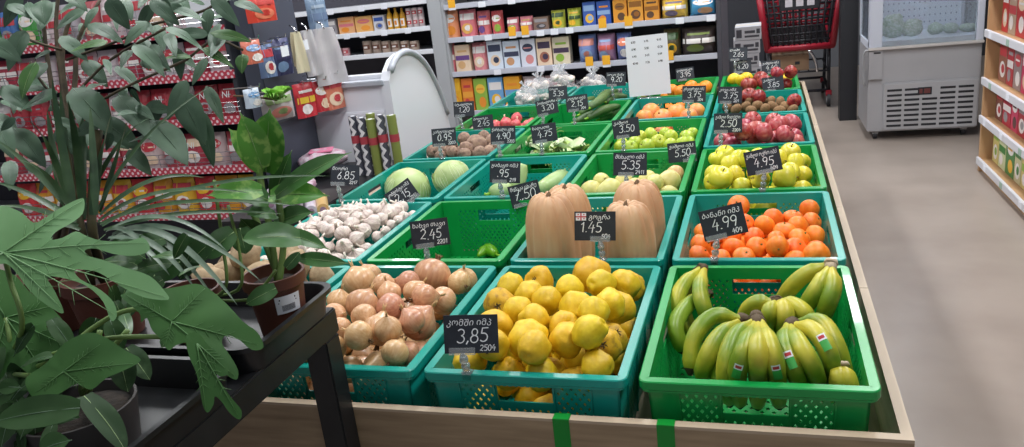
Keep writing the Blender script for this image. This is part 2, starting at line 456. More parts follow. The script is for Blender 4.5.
proto('yellow_apple', 'apple', [globe('yellow_apple', M_YAP, (1, 1, .92), .06, 1.4, (.26, .3), (.14, .3), narrow=-.08, seed=s) for s in range(3)], [('stem', stem_me('apple_stem', .16, .022, .36))])
M_GAP = mat('green_apple_skin', rgb(166, 186, 50), .38, c2=rgb(196, 206, 72), scale=3, hue=.015, val=.08)
proto('green_apple', 'apple', [globe('green_apple', M_GAP, (1, 1, .94), .05, 1.4, (.24, .3), (.14, .3), seed=s) for s in range(2)], [('stem', stem_me('apple_stem', .16, .022, .36))])
M_RAP = mat('red_apple_skin', rgb(164, 48, 64), .38, c2=rgb(200, 112, 108), scale=2.6, stretch=(2, 2, .7), hue=.012, val=.1, lo=.4, hi=.75)
proto('red_apple', 'apple', [globe('red_apple', M_RAP, (1, 1, .9), .05, 1.4, (.26, .3), (.14, .3), narrow=-.06, seed=s) for s in range(3)], [('stem', stem_me('apple_stem', .18, .022, .36))])
M_DAP = mat('dark_apple_skin', rgb(124, 26, 42), .36, c2=rgb(186, 74, 66), scale=2.4, stretch=(2, 2, .7), hue=.015, val=.14, lo=.42, hi=.72)
proto('dark_apple', 'apple', [globe('dark_apple', M_DAP, (1, 1, .93), .05, 1.4, (.26, .3), (.14, .3), seed=s) for s in range(2)], [('stem', stem_me('apple_stem', .16, .022, .36))])
M_PEAR = mat('pear_skin', rgb(206, 196, 112), .45, c2=rgb(216, 206, 138), scale=4, hue=.01, val=.06, bump=.05)
M_PEACH = mat('blushed_pear_skin', rgb(216, 186, 124), .45, c2=rgb(216, 156, 112), scale=3)
proto('pear', 'pear', [globe('pear', M_PEAR, (1, 1, 1.12), .08, 1.4, (.05, .3), (.12, .3), narrow=.34, seed=s) for s in range(3)], [('stem', stem_me('pear_stem', .22, .025, .5))])
proto('pear_blushed', 'pear', [globe('pear', M_PEACH, (1, 1, 1.12), .08, 1.4, (.05, .3), (.12, .3), narrow=.3, seed=7)], [('stem', stem_me('pear_stem', .22, .025, .5))])
M_KIWI = mat('kiwi_skin', rgb(122, 92, 62), .85, c2=rgb(146, 112, 76), scale=9, val=.1, bump=.1, bscale=60)
proto('kiwi', 'kiwi', [globe('kiwi', M_KIWI, (.92, .92, 1.22), .04, 1.5, (.04, .2), (.04, .2), seed=s, nu=16, nv=11) for s in range(2)], [])
M_LEMON = mat('lemon_peel', rgb(240, 196, 30), .42, c2=rgb(244, 206, 50), scale=4, val=.04, bump=.08, bscale=50)
proto('lemon', 'lemon', [globe('lemon', M_LEMON, (.92, .92, 1.1), .04, 1.5, (-.14, .22), (-.1, .22), nu=18, nv=14)], [])
M_POT = mat('potato_skin', rgb(176, 154, 122), .8, c2=rgb(156, 132, 102), scale=5, val=.1, bump=.1, bscale=16)
proto('potato', 'potato', [globe('potato', M_POT, (.9, 1, 1.25), .2, 1.5, seed=s, nu=18, nv=13) for s in range(3)], [])
M_BEET = mat('beetroot_skin', rgb(172, 144, 122), .85, c2=rgb(132, 104, 92), scale=5, val=.12, bump=.15, bscale=16)
proto('beetroot', 'beetroot', [globe('beetroot', M_BEET, (1, 1, .95), .14, 1.5, (.1, .3), neck=.1, seed=s, nu=18, nv=13) for s in range(3)], [('leaf_stub', tuft_me('beet_stub', .56, .14, 5, .06, mat('beet_stub', rgb(138, 110, 92), .8), 8))])
M_RADISH = mat('radish_skin', rgb(196, 62, 78), .45, c2=rgb(214, 118, 110), scale=3, val=.08)
proto('radish', 'radish', [globe('radish', M_RADISH, (1, .9, .9), .1, 1.5, neck=.1, seed=s, nu=18, nv=13) for s in range(2)], [('leaf_stub', stem_me('radish_stub', .18, .06, .5, mat('radish_stub', rgb(220, 190, 160), .7)))])
M_GARLIC = mat('garlic_skin', rgb(222, 210, 198), .55, c2=rgb(188, 158, 160), scale=3, stretch=(5, 5, .7), val=.06, lo=.42, hi=.75)
proto('garlic', 'garlic_bulb', [globe('garlic', M_GARLIC, (1, 1, .84), .06, 1.5, (0, .3), (.1, .3), neck=.28, ribs=8, ramp=.09, seed=s, nu=32, nv=14) for s in range(3)], [('dry_stalk', stem_me('garlic_stalk', .28, .065, .64, mat('garlic_stalk', rgb(232, 222, 208), .7), .12, 1.6))])

def fruit(kind, p, d, label, cat, group, rot=None, r=rnd):
    name, bodies, kids = PROTO[kind]
    o = link(name, bodies[r.randrange(len(bodies))], None, p)
    o.scale = (d, d, d)
    o.rotation_euler = rot if rot is not None else (r.uniform(-1.9, 1.9), r.uniform(-1.2, 1.2), r.uniform(0, 6.28))
    tag(o, label, cat, group)
    for kn, me in kids: link(kn, me, o)
    return o

def spot(code, p, seen):
    o = corig(code); u = (p[0] - o.x) / CW; v = (p[1] - o.y) / CL
    a = 'left' if u < .36 else 'right' if u > .64 else 'middle'
    b = 'front' if v < .36 else 'rear' if v > .66 else 'centre'
    if b == 'centre': s = {'left': 'along the left side', 'right': 'along the right side', 'middle': 'at the centre'}[a]
    else: s = 'at the %s %s' % (b, {'left': 'left corner', 'right': 'right corner', 'middle': 'edge'}[a])
    return s if seen else s + ', lower layer'

DR = {'quince': (.066, .1), 'quince_spotted': (.07, .1), 'onion': (.058, .1), 'mandarin': (.054, .078), 'yellow_apple': (.062, .086), 'red_apple': (.072, .094), 'pear': (.062, .085), 'green_apple': (.054, .068), 'kiwi': (.046, .056), 'orange': (.068, .085), 'grapefruit': (.09, .112), 'dark_apple': (.066, .086), 'lemon': (.055, .066), 'beetroot': (.052, .1), 'radish': (.055, .075), 'potato': (.05, .08)}
def relax(P, Rr, fixed, lo, hi, it=90, grav=0, zmax=None):
    n = len(P)
    for t in range(it):
        D = P[:, None] - P[None]
        L = np.sqrt((D ** 2).sum(-1)) + np.eye(n) * 9
        ov = np.maximum(0, (Rr[:, None] + Rr[None]) * 1.02 - L)
        w = np.where(fixed[:, None], 0, np.where(fixed[None], 1., .5))
        P += ((D / L[..., None]) * (ov * w * .7)[..., None]).sum(1)
        if grav: P[~fixed, 2] -= grav
        if zmax is not None: P[~fixed, 2] = np.minimum(P[~fixed, 2], zmax)
        below = P[:, 2] - Rr * .3 < RIM
        for a in (0, 1):
            P[:, a] = np.where(below, np.clip(P[:, a], lo[a] + Rr, hi[a] - Rr), np.clip(P[:, a], lo[a] + Rr * .4, hi[a] - Rr * .4))
        P[:, 2] = np.maximum(P[:, 2], lo[2] + Rr)
    return P

def heap(code, kinds, vis, fmt, cat, group, lift=(.0, .03), nfill=0, dfill=.06, seed=1, rots=None, dscale=1, fillz=-.03, depth_fix=None):
    """vis: measured (px, py, size px[, kind]) ; lift: height of the heap's skin above the rim at the border / in the middle"""
    r = random.Random(seed); o = corig(code)
    P = []; Rr = []; K = []; X = []
    for i, q in enumerate(vis):
        px, py, dp = q[:3]
        z = RIM
        for _ in range(12):
            w_ = atz(px, py, z)
            u = min(1, max(0, (w_.x - o.x) / CW)); v = min(1, max(0, (w_.y - o.y) / CL))
            z = RIM + lift[0] + (lift[1] - lift[0]) * (math.sin(PI * u) * math.sin(PI * v)) ** .6
        d = dp * depth(w_) / F_PX * dscale
        kk = (q[3] if len(q) > 3 else kinds[0]).split('_rosy')[0]
        if kk in DR: d = min(max(d, DR[kk][0]), DR[kk][1])
        P.append([w_.x, w_.y, w_.z - d * .12]); Rr.append(d / 2); K.append(q[3] if len(q) > 3 else (kinds[0] if i % 3 or len(kinds) < 2 else kinds[1])); X.append(q[4] if len(q) > 4 else None)
    nv = len(P)
    lo = (o.x + .031, o.y + .031, RIM - CH + .014); hi = (o.x + CW - .031, o.y + CL - .031)
    P = np.array(P); Rr = np.array(Rr)
    P = relax(P, Rr, np.zeros(nv, bool), lo, hi, 110)
    if nfill:
        Q = np.array([[r.uniform(lo[0], hi[0]), r.uniform(lo[1], hi[1]), r.uniform(lo[2], RIM + fillz)] for _ in range(nfill)])
        P = np.vstack([P, Q]); Rr = np.concatenate([Rr, [dfill / 2 * r.uniform(.9, 1.1) for _ in range(nfill)]])
        fx = np.array([True] * nv + [False] * nfill)
        P = relax(P, Rr, fx, lo, hi, 120, .0016, RIM + fillz)
    for i in range(len(P)):
        seen = i < nv
        k = K[i] if seen else kinds[0]
        rot = X[i] if seen and X[i] is not None else None
        fruit(k, P[i], Rr[i] * 2, fmt % spot(code, P[i], seen), cat, group, rot, r)

def zl(lst, s, ox, oy):
    return [(ox + q[0] / s, oy + q[1] / s, q[2] / s) + tuple(q[3:]) for q in lst]
BR = (-2.0, .15, .2)          # blossom end turned to the camera
heap('C1', ['quince'], zl([(402, 70, 90), (272, 90, 72, 'quince', (-2.2, -.3, 0)), (218, 100, 48), (350, 108, 66), (518, 55, 72, 'quince_spotted', (-2.3, .2, 0)), (508, 97, 74), (455, 103, 52), (187, 137, 78, 'quince_spotted', (-1.9, .5, 0)), (245, 128, 52), (300, 140, 66), (240, 160, 60), (372, 145, 82, 'quince', BR), (435, 143, 52), (495, 140, 82), (180, 190, 85), (282, 192, 78), (330, 190, 60), (430, 193, 68), (482, 205, 68, 'quince_spotted', (-2.4, .2, 1)), (238, 243, 98), (343, 255, 86), (440, 248, 88, 'quince_spotted', BR), (398, 264, 52), (300, 265, 56), (190, 262, 56), (132, 284, 52), (197, 300, 76), (300, 307, 78, 'quince', (-1.8, .4, 0)), (392, 305, 72, 'quince_spotted', (-1.7, -.5, 0)), (448, 304, 62)], 2.354, 420, 240),
     'yellow quince %s of the quince crate', 'quince', 'quinces in the front crate', (-.005, .035), 42, .072, 3)
heap('B1', ['onion', 'onion_rosy'], zl([(365, 80, 96, 'onion_rosy', (2.6, .3, 0)), (455, 62, 62, 'onion', (.3, .2, 0)), (440, 97, 60), (290, 100, 62), (300, 125, 55), (405, 145, 72), (335, 155, 72), (172, 97, 88), (200, 70, 58), (185, 150, 86), (235, 105, 45), (240, 132, 54), (260, 168, 74, 'onion_rosy'), (160, 197, 62), (225, 217, 88, 'onion', (-.6, .1, 0)), (345, 197, 96, 'onion_rosy'), (120, 145, 54), (110, 178, 46), (290, 228, 52), (255, 258, 66), (178, 267, 76), (320, 267, 56), (215, 297, 86), (265, 297, 62), (350, 242, 48), (120, 217, 56), (140, 302, 54), (90, 240, 60), (60, 290, 60), (95, 285, 50), (45, 310, 45), (60, 230, 55), (75, 180, 55)], 2.486, 290, 240),
     'brown onion %s of the onion crate', 'onion', 'onions in the front crate', (-.005, .04), 46, .068, 4)
heap('D2', ['mandarin'], zl([(350, 105, 95), (400, 190, 98), (510, 165, 92), (490, 205, 86), (605, 165, 82), (668, 120, 66), (545, 220, 100), (620, 205, 92), (700, 175, 86), (705, 235, 76), (440, 265, 98), (330, 265, 72), (160, 230, 50), (165, 300, 100), (340, 300, 100), (440, 305, 92), (515, 272, 52), (575, 295, 92), (628, 265, 82), (685, 297, 100), (530, 317, 82), (375, 337, 72), (470, 347, 70), (735, 338, 56), (270, 332, 62), (130, 330, 70), (622, 347, 70), (250, 250, 80), (210, 335, 60)], 4.471, 660, 180),
     'orange mandarin %s of the mandarin crate', 'mandarin', 'mandarins in the teal crate', (-.035, .01), 58, .06, 5, fillz=-.012)
heap('D3', ['yellow_apple'], zl([(375, 272, 60, 'yellow_apple', (.3, .1, 0)), (430, 264, 50), (338, 290, 50), (380, 308, 62), (338, 328, 58), (568, 268, 60, 'yellow_apple', (.4, .1, 0)), (548, 296, 52), (600, 300, 56), (572, 300, 60), (360, 364, 72), (320, 366, 56), (395, 347, 52), (312, 382, 42), (430, 362, 62), (490, 366, 60), (550, 357, 76), (625, 362, 70), (610, 328, 48), (580, 335, 56), (460, 330, 60), (510, 300, 60), (470, 282, 50), (410, 290, 50)], 2.98, 600, 60),
     'yellow apple %s of the yellow apple crate', 'apple', 'yellow apples', (-.02, .035), 34, .07, 6)
heap('D4', ['red_apple'], zl([(455, 172, 48), (470, 207, 76), (487, 227, 60), (525, 177, 52), (540, 202, 66), (545, 227, 52), (590, 182, 62), (600, 207, 66), (572, 190, 52), (405, 236, 52), (352, 236, 42), (430, 196, 44), (522, 232, 46), (590, 234, 46), (375, 215, 45), (400, 190, 45), (440, 234, 40)], 2.98, 600, 60),
     'rosy red apple %s of the red apple crate', 'apple', 'red apples', (-.03, .035), 24, .078, 7)
heap('C3', ['pear'], zl([(283, 152, 72), (347, 150, 80), (395, 132, 60), (480, 122, 54), (542, 124, 76), (575, 102, 56, 'pear_blushed'), (552, 152, 56), (505, 142, 56), (440, 140, 60), (320, 128, 50), (600, 130, 44)], 3.193, 500, 140),
     'pale yellow pear %s of the pear crate', 'pear', 'pale pears', (-.05, .0), 22, .078, 8)
heap('C4', ['green_apple'], zl([(155, 217, 44), (180, 240, 48), (218, 224, 44), (282, 212, 40), (252, 227, 46), (247, 242, 42), (105, 242, 44), (140, 252, 50), (90, 256, 46), (55, 255, 34), (62, 245, 36), (210, 245, 42), (120, 225, 40), (275, 240, 40), (190, 215, 36)], 2.98, 600, 60),
     'small yellow-green apple %s of the small apple crate', 'apple', 'small green apples', (-.06, -.02), 16, .06, 9)
heap('C5', ['grapefruit'], zl([(148, 154, 62), (187, 166, 50), (228, 154, 62), (290, 149, 52), (265, 165, 50), (120, 165, 44)], 2.98, 600, 60),
     'large grapefruit %s of the grapefruit crate', 'grapefruit', 'grapefruits', (-.06, -.03), 10, .095, 10)
heap('C6', ['orange'], zl([(325, 76, 42), (300, 69, 36), (215, 86, 36), (272, 76, 42), (240, 90, 40), (285, 88, 38), (255, 68, 34)], 2.98, 600, 60),
     'orange %s of the crate beside the price sheet', 'orange', 'oranges at the table end', (-.05, .0), 10, .075, 12)
heap('D6', ['dark_apple'], zl([(398, 52, 38, 'lemon'), (418, 56, 32, 'lemon'), (437, 47, 32, 'lemon'), (563, 49, 30, 'lemon')], 2.98, 600, 60),
     'yellow lemon %s of the end crate', 'lemon', 'lemons at the table end', (0, .02), 0, .07, 13)
heap('D6', ['dark_apple'], zl([(480, 52, 46), (452, 76, 50), (500, 72, 44), (520, 88, 40), (590, 76, 46), (570, 70, 40), (588, 96, 44), (548, 106, 46), (560, 88, 40), (540, 70, 40)], 2.98, 600, 60),
     'dark red apple %s of the end crate', 'apple', 'dark red apples', (.005, .045), 14, .075, 14)
heap('D5', ['kiwi'], zl([(355, 140, 32), (380, 136, 30), (408, 142, 30), (432, 136, 30), (450, 146, 30), (470, 132, 32), (492, 142, 32), (515, 134, 30), (535, 146, 30), (555, 136, 30), (575, 146, 28), (590, 132, 30), (445, 122, 28), (480, 118, 28), (420, 122, 28), (400, 118, 26), (600, 146, 26), (510, 120, 28), (535, 122, 26)], 2.98, 600, 60),
     'brown kiwi %s of the kiwi crate', 'kiwi', 'kiwis', (-.03, .0), 26, .055, 15)
heap('D5', ['dark_apple'], zl([(440, 102, 50), (410, 108, 40), (470, 104, 44), (585, 116, 38), (360, 112, 34)], 2.98, 600, 60),
     'dark red apple %s of the kiwi crate', 'apple', 'apples behind the kiwis', (.01, .03), 0, .07, 16)
heap('A4', ['beetroot'], zl([(225, 250, 84), (270, 240, 50), (190, 262, 44), (165, 268, 40), (205, 274, 44), (240, 272, 46), (150, 252, 40), (120, 264, 40), (95, 268, 40), (70, 275, 38), (130, 278, 36), (265, 270, 40), (190, 230, 40), (250, 225, 40), (290, 255, 40)], 2.979, 400, 60),
     'brown beetroot %s of the beetroot crate', 'beetroot', 'beetroots', (-.03, .01), 26, .075, 17)
heap('A5', ['radish'], zl([(298, 180, 42), (318, 184, 40), (345, 188, 34), (365, 178, 36), (385, 166, 44), (400, 176, 36), (380, 190, 34), (280, 196, 36)], 2.979, 400, 60),
     'red radish %s of the radish crate', 'radish', 'radishes', (-.08, -.05), 10, .07, 18)
heap('A1', ['potato'], [(218, 245, 26), (240, 240, 24), (258, 252, 30), (318, 256, 26), (205, 262, 26), (230, 266, 30), (285, 262, 30), (260, 275, 30), (195, 250, 24), (300, 270, 26), (330, 270, 24), (180, 275, 28), (210, 285, 30), (160, 290, 30)],
     'brown potato %s of the potato crate', 'potato', 'potatoes', (-.0, .03), 60, .075, 19, fillz=.045)
gr = random.Random(5)
gl = []
oc = corig('A2')
for i in range(8):
    for j in range(9):
        x = oc.x + .045 + .0435 * i + gr.uniform(-.012, .012); y = oc.y + .045 + .058 * j + gr.uniform(-.015, .015)
        gl.append((x, y, gr.uniform(.034, .057)))
def garlic():
    P = []; Rr = []
    for x, y, d in gl:
        u = (x - oc.x) / CW; v = (y - oc.y) / CL
        P.append([x, y, RIM - .04 + .075 * (math.sin(PI * u) * math.sin(PI * v)) ** .7]); Rr.append(d / 2)
    n = len(P)
    lo = (oc.x + .031, oc.y + .031, RIM - CH + .01); hi = (oc.x + CW - .031, oc.y + CL - .031)
    P = relax(np.array(P), np.array(Rr), np.zeros(n, bool), lo, hi, 40)
    Q = np.array([[gr.uniform(lo[0], hi[0]), gr.uniform(lo[1], hi[1]), gr.uniform(lo[2] + .07, RIM - .05)] for _ in range(46)])
    P = np.vstack([P, Q]); Rr = np.concatenate([Rr, [.028] * 46])
    P = relax(P, Rr, np.array([True] * n + [False] * 46), lo, hi, 90, .001, RIM - .045)
    for i in range(len(P)):
        fruit('garlic', P[i], Rr[i] * 2, 'white garlic bulb %s of the garlic crate' % spot('A2', P[i], i < n), 'garlic', 'garlic bulbs', (gr.uniform(-1.3, 1.3), gr.uniform(-1.1, 1.1), gr.uniform(0, 6)), gr)
garlic()

# ---- pumpkins: tall and deeply ribbed
M_PUMP = mat('pumpkin_skin', rgb(212, 172, 132), .46, c2=rgb(196, 146, 106), scale=2.5, stretch=(2, 2, .5), val=.03, lo=.35, hi=.75, bump=.04, bscale=12)
M_PSTEM = mat('pumpkin_stem', rgb(122, 94, 66), .9, c2=rgb(92, 72, 50), scale=20)
def pumpkin(px, py, wpx, y, hpx, tilt, lab):
    top = aty(px, py, y); w_ = wpx * depth(top) / F_PX; h = hpx * depth(top) / F_PX
    zb = RIM - CH + .010
    h = top.z - zb
    oc2 = corig('C2'); top.x = min(max(top.x, oc2.x + .022 + w_ / 2), oc2.x + CW - .026 - w_ / 2)
    me = globe('pumpkin', M_PUMP, (1, 1, 1), .03, 1.5, (.10, .34), (.10, .3), ribs=10, ramp=.085, seed=px, nu=80, nv=26, barrel=2.9)
    o = link('pumpkin', me, None, (top.x, y, zb + h * .53)); o.scale = (w_, w_, h * 1.04); o.rotation_euler = (0, 0, tilt)
    tag(o, lab, 'pumpkin', 'tall pumpkins')
    mb = MB()
    mb.tube([(0, 0, .36), (.0, 0, .405), (.015, .01, .425), (.03, .0, .43)], [.15, .10, .07, .07], 9)
    s = mb.build('stem', M_PSTEM, o, True)
pumpkin(548, 197, 56, .595 + .105, 70, .3, 'tall ribbed pumpkin standing front left in the pumpkin crate')
pumpkin(564, 188, 50, .595 + .30, 62, 1.1, 'tall ribbed pumpkin behind the front left one in the pumpkin crate')
pumpkin(629, 205, 56, .595 + .10, 62, .7, 'shorter ribbed pumpkin standing front right in the pumpkin crate')
pumpkin(642, 184, 54, .595 + .31, 70, 0, 'tallest ribbed pumpkin at the rear right of the pumpkin crate')

# ---- banana hands
M_BAN = mat('banana_peel', rgb(112, 142, 32), .42, c2=rgb(194, 184, 56), scale=11, stretch=(1, 1, 1), val=.05, hue=.006, lo=.4, hi=.62)
M_BTIP = mat('banana_tip', rgb(58, 48, 30), .8)
M_BSTEM = mat('banana_stem', rgb(150, 160, 60), .5)
M_BCROWN = mat('banana_crown', rgb(86, 70, 50), .85)
M_BCUT = mat('banana_cut_crown', rgb(196, 176, 150), .8)
M_STK = [flat(230, 232, 236), flat(190, 50, 60), flat(60, 160, 70)]
def banana_me(pts, r=.0172):
    P = catmull(pts, 5); n = len(P); rad = []
    for i in range(n):
        t = i / (n - 1)
        if t < .2: q = .42 + .5 * (t / .2) ** 1.6
        elif t > .86: q = max(.2, 1 - ((t - .86) / .14) ** 2 * .8)
        else: q = .92 + .1 * math.sin(PI * (t - .2) / .66)
        rad.append(r * q)
    mb = MB(); mb.mi = 0
    # five-sided soft section
    u = (P[1] - P[0]).orthogonal().normalized(); N = 15; vs = []; fs = []
    for i, p in enumerate(P):
        t = (P[min(i + 1, n - 1)] - P[max(i - 1, 0)]).normalized()
        u = (u - t * u.dot(t)).normalized(); w_ = t.cross(u)
        for k in range(N):
            a = 2 * PI * k / N; q = rad[i] * (1 + .06 * math.cos(5 * a))
            vs.append(p + (u * math.cos(a) + w_ * math.sin(a)) * q)
    b0 = 0
    for i in range(n - 1):
        for k in range(N): fs.append((i * N + k, i * N + (k + 1) % N, (i + 1) * N + (k + 1) % N, (i + 1) * N + k))
    mb.add(vs, fs)
    mb.m = [0 if i < n - 2 else 1 for i in range(n - 1) for k in range(N)]
    mb.mi = 1; mb.add(vs[-N:], [tuple(range(N))])
    mb.mi = 0
    return mb, P, rad
def bp(q):                                # zoom coordinate + height -> world
    p = atz(630 + q[0] / 2.268, 250 + q[1] / 2.268, RIM + q[2])
    p.y = max(p.y, .056 if q[2] < .02 else .04)
    return p
def hand(lab, crown, bananas, stickers=(), cut=False):
    c0 = bp(crown)
    t = thing('banana_hand', lab, 'bananas', c0, group='banana hands')
    mb = MB(); 
    mb.add([], [])
    firsts = [bp(b[0]) - c0 for b in bananas]
    m = Vector((0, 0, 0))
    for f in firsts: m += f
    m /= len(firsts)
    for f in firsts: mb.tube([f * 1.15, f * .5, Vector((0, 0, .004))], [.009, .011, .010], 8)
    mb.tube([m * .3, Vector((0, 0, 0)), -m * .5 + Vector((0, 0, .006))], [.013, .015, .011], 10)
    mb.build('crown', M_BCUT if cut else M_BCROWN, t, True)
    for i, b in enumerate(bananas):
        pts = [bp(q) - c0 for q in b]
        bm_, P, rad = banana_me(pts)
        o = bm_.build('banana', [M_BAN, M_BTIP], t, True)
        if i in stickers:
            k = int(len(P) * .5); p = P[k]; ax = (P[k + 1] - P[k - 1]).normalized()
            nrm = (CAM - (p + c0)); nrm = (nrm - ax * nrm.dot(ax)).normalized(); sd = ax.cross(nrm)
            s = MB()
            for (a0, a1, mi) in ((-.02, .008, 2), (-.0, .012, 0), (.003, .009, 1)):
                s.mi = mi; wd = .40 if mi != 1 else .28; off = .0006 + (.0004 if mi == 1 else .0002 if mi == 0 else 0)
                vs = []; fs = []
                for j in range(7):
                    an = -wd + 2 * wd * j / 6
                    dr = nrm * math.cos(an) + sd * math.sin(an)
                    for a in (a0, a1):
                        vs.append(p - ax * a + dr * (rad[k] * 1.06 + off))
                fs = [(2 * j, 2 * j + 1, 2 * j + 3, 2 * j + 2) for j in range(6)]
                s.add(vs, fs)
            so = s.build('sticker', M_STK, o, True); so['label'] = 'white and green fruit sticker'
hand('green bananas curving down the left side of the banana crate', (165, 40, .015),
     [[(160, 42, .015), (122, 80, .0), (106, 125, -.03), (118, 175, -.075)], [(168, 45, .015), (158, 90, .01), (168, 135, -.02), (186, 178, -.07)], [(150, 48, .005), (120, 110, -.03), (130, 170, -.07), (165, 210, -.11)]])
hand('single-layer hand of bananas lying left of centre in the banana crate', (255, 155, .01),
     [[(250, 156, .012), (190, 150, .02), (145, 200, -.01), (135, 285, -.075)], [(246, 162, .008), (205, 195, .01), (175, 245, -.02), (160, 300, -.08)], [(252, 160, .0), (225, 220, -.01), (205, 270, -.045), (200, 330, -.085)]])
hand('upright single banana hand resting against the left wall of the banana crate', (176, 99, -.03),
     [[(176, 100, -.03), (135, 122, -.02), (103, 175, -.03), (126, 238, -.085)]])
hand('front middle hand of stickered bananas in the banana crate', (287, 155, .03),
     [[(280, 162, .03), (238, 200, .035), (217, 275, -.01), (228, 355, -.12)], [(284, 166, .032), (262, 220, .045), (243, 290, -.01), (250, 358, -.12)], [(290, 168, .034), (290, 230, .05), (290, 295, -.01), (290, 362, -.12)], [(298, 164, .032), (318, 220, .045), (334, 285, -.01), (338, 360, -.12)]], (1, 3))
hand('front right hand of stickered bananas in the banana crate', (368, 165, .02),
     [[(358, 170, .02), (352, 215, .03), (372, 270, .0), (392, 325, -.07)], [(364, 174, .022), (385, 215, .038), (415, 265, .005), (432, 318, -.07)], [(372, 170, .02), (420, 185, .04), (452, 235, .015), (464, 310, -.06)], [(376, 165, .01), (432, 165, .02), (470, 225, -.01), (492, 312, -.085)]], (0, 2))
hand('banana hand at the middle of the banana crate behind the stickered ones', (330, 114, .02),
     [[(322, 118, .02), (290, 120, .015), (262, 145, -.02), (255, 190, -.08)], [(328, 120, .02), (318, 140, .02), (310, 170, -.02), (312, 205, -.08)], [(336, 120, .02), (350, 135, .025), (352, 165, .0), (345, 200, -.06)], [(342, 116, .02), (372, 125, .02), (400, 150, .005), (420, 190, -.06)]])
hand('hand of three bananas leaning in the rear right corner of the banana crate', (456, 30, .075),
     [[(448, 34, .07), (400, 55, .05), (362, 90, .01), (338, 130, -.06)], [(452, 40, .07), (430, 80, .05), (405, 120, .01), (382, 160, -.06)], [(458, 42, .07), (460, 85, .05), (445, 130, .01), (432, 175, -.07)]], (), True)
hand('short banana stub hand by the front right corner of the banana crate', (480, 262, -.01),
     [[(478, 268, -.012), (474, 290, -.02), (474, 320, -.05), (470, 345, -.1)], [(484, 268, -.012), (490, 290, -.02), (498, 320, -.05), (500, 345, -.1)]], (), True)

# ---- cabbages
M_CAB = mat('cabbage_leaf', rgb(190, 206, 146), .5, c2=rgb(172, 194, 120), scale=3, bump=.12, bscale=7)
M_CABV = mat('cabbage_vein', rgb(222, 228, 190), .5)
def cabbage(px, py, dpx, zc, lab, seed, rot):
    c = atz(px, py, zc); d = dpx * depth(c) / F_PX
    o = link('cabbage', globe('cabbage', M_CAB, (1, 1, .9), .05, 1.4, seed=seed, nu=28, nv=20), None, c); o.scale = (d, d, d); o.rotation_euler = rot
    tag(o, lab, 'cabbage')
    for k in range(6):
        a = 2 * PI * k / 6 + .3; mb = MB(); q = random.Random(seed * 10 + k)
        vs = []; fs = []; nu, nv = 9, 9
        for j in range(nv):
            th = -.25 + 2.2 * j / (nv - 1)          # from the core up over the head
            wd = .95 * math.sin(PI * min(1, .12 + .8 * j / (nv - 1))) ** .7
            for i in range(nu):
                ph = a + wd * (i / (nu - 1) - .5) * 1.5
                el = -PI / 2 + .35 + th
                rr = .455 + .012 * math.sin(5 * ph + 3 * th) * 1 + .03 + .018 * abs(i / (nu - 1) - .5) + .01 * (k % 2)
                vs.append((rr * math.cos(el) * math.cos(ph) * 1.05, rr * math.cos(el) * math.sin(ph) * 1.05, rr * .93 * math.sin(el)))
        for j in range(nv - 1):
            for i in range(nu - 1): fs.append((j * nu + i, j * nu + i + 1, (j + 1) * nu + i + 1, (j + 1) * nu + i))
        mb.mi = 0; mb.add(vs, fs)
        mb.mi = 1
        for i in (1, 2.6, 4, 5.4, 7):
            L = []
            for j in range(1, nv):
                ii = 4 + (i - 4) * j / (nv - 1); i0 = min(nu - 2, int(ii)); f = ii - i0
                p = Vector(vs[j * nu + i0]) * (1 - f) + Vector(vs[j * nu + i0 + 1]) * f
                L.append(p * 1.004)
            mb.tube(L, [.010 * (1 - .8 * j / len(L)) * (1.5 if i == 4 else .8) for j in range(len(L))], 5)
        mb.build('outer_leaf', [M_CAB, M_CABV], o, True)
cabbage(408, 188, 44, RIM - .065, 'pale green cabbage partly behind the tilted tag in the cabbage crate', 1, (.3, .2, .5))
cabbage(451, 177, 37, RIM - .04, 'yellowish cabbage at the rear right of the cabbage crate', 2, (-.3, .3, 2.1))

# ---- marrows, cucumbers and peppers: long bodies
def longveg(name, lab, cat, pts, r, m, group=None, tipm=None, tipn='stem', prof=None, squash=1):
    P = catmull(pts, 5); n = len(P)
    c = P[0].copy()
    rad = [r * (prof(i / (n - 1)) if prof else max(.25, math.sin(PI * (.08 + .84 * i / (n - 1))) ** .45)) for i in range(n)]
    mb = MB(); mb.tube([p - c for p in P], rad, 12)
    o = mb.build(name, m, None, True, c); tag(o, lab, cat, group)
    d = (P[0] - P[1]).normalized()
    mb = MB(); mb.tube([d * -.004, d * .012, d * .022 + Vector((0, 0, .004))], [r * .32, r * .22, r * .26], 7)
    mb.build(tipn, tipm or M_STEM, o, True)
    return o
M_MARROW = mat('marrow_skin', rgb(186, 204, 148), .42, c2=rgb(158, 184, 112), scale=10, stretch=(1, 1, 1), val=.04)
M_CUKE = mat('cucumber_skin', rgb(62, 92, 48), .5, c2=rgb(96, 120, 66), scale=9, val=.12, bump=.3, bscale=70)
M_PEPPER = mat('pepper_skin', rgb(96, 158, 30), .3, c2=rgb(130, 178, 44), scale=6, coat=.3)
M_PEPL = mat('long_pepper_skin', rgb(150, 190, 60), .32, c2=rgb(120, 170, 44), scale=6)
o3 = corig('B3'); zb3 = RIM - CH + .006
def L3(code, *pts): o = corig(code); return [(o.x + a, o.y + b, RIM - CH + .006 + c) for a, b, c in pts]
def Z3(*pts): return [atz(a, b, RIM + c) for a, b, c in pts]
longveg('marrow', 'pale round marrow lying at the front left of the marrow crate', 'marrow', Z3((490, 194, -.09), (500, 191, -.085), (511, 188, -.075)), .034, M_MARROW, tipm=M_PEPL)
longveg('marrow', 'pale upright marrow behind the two tags of the marrow crate', 'marrow', Z3((516, 190, -.09), (519, 178, -.05), (523, 164, -.0)), .03, M_MARROW, tipm=M_PEPL)
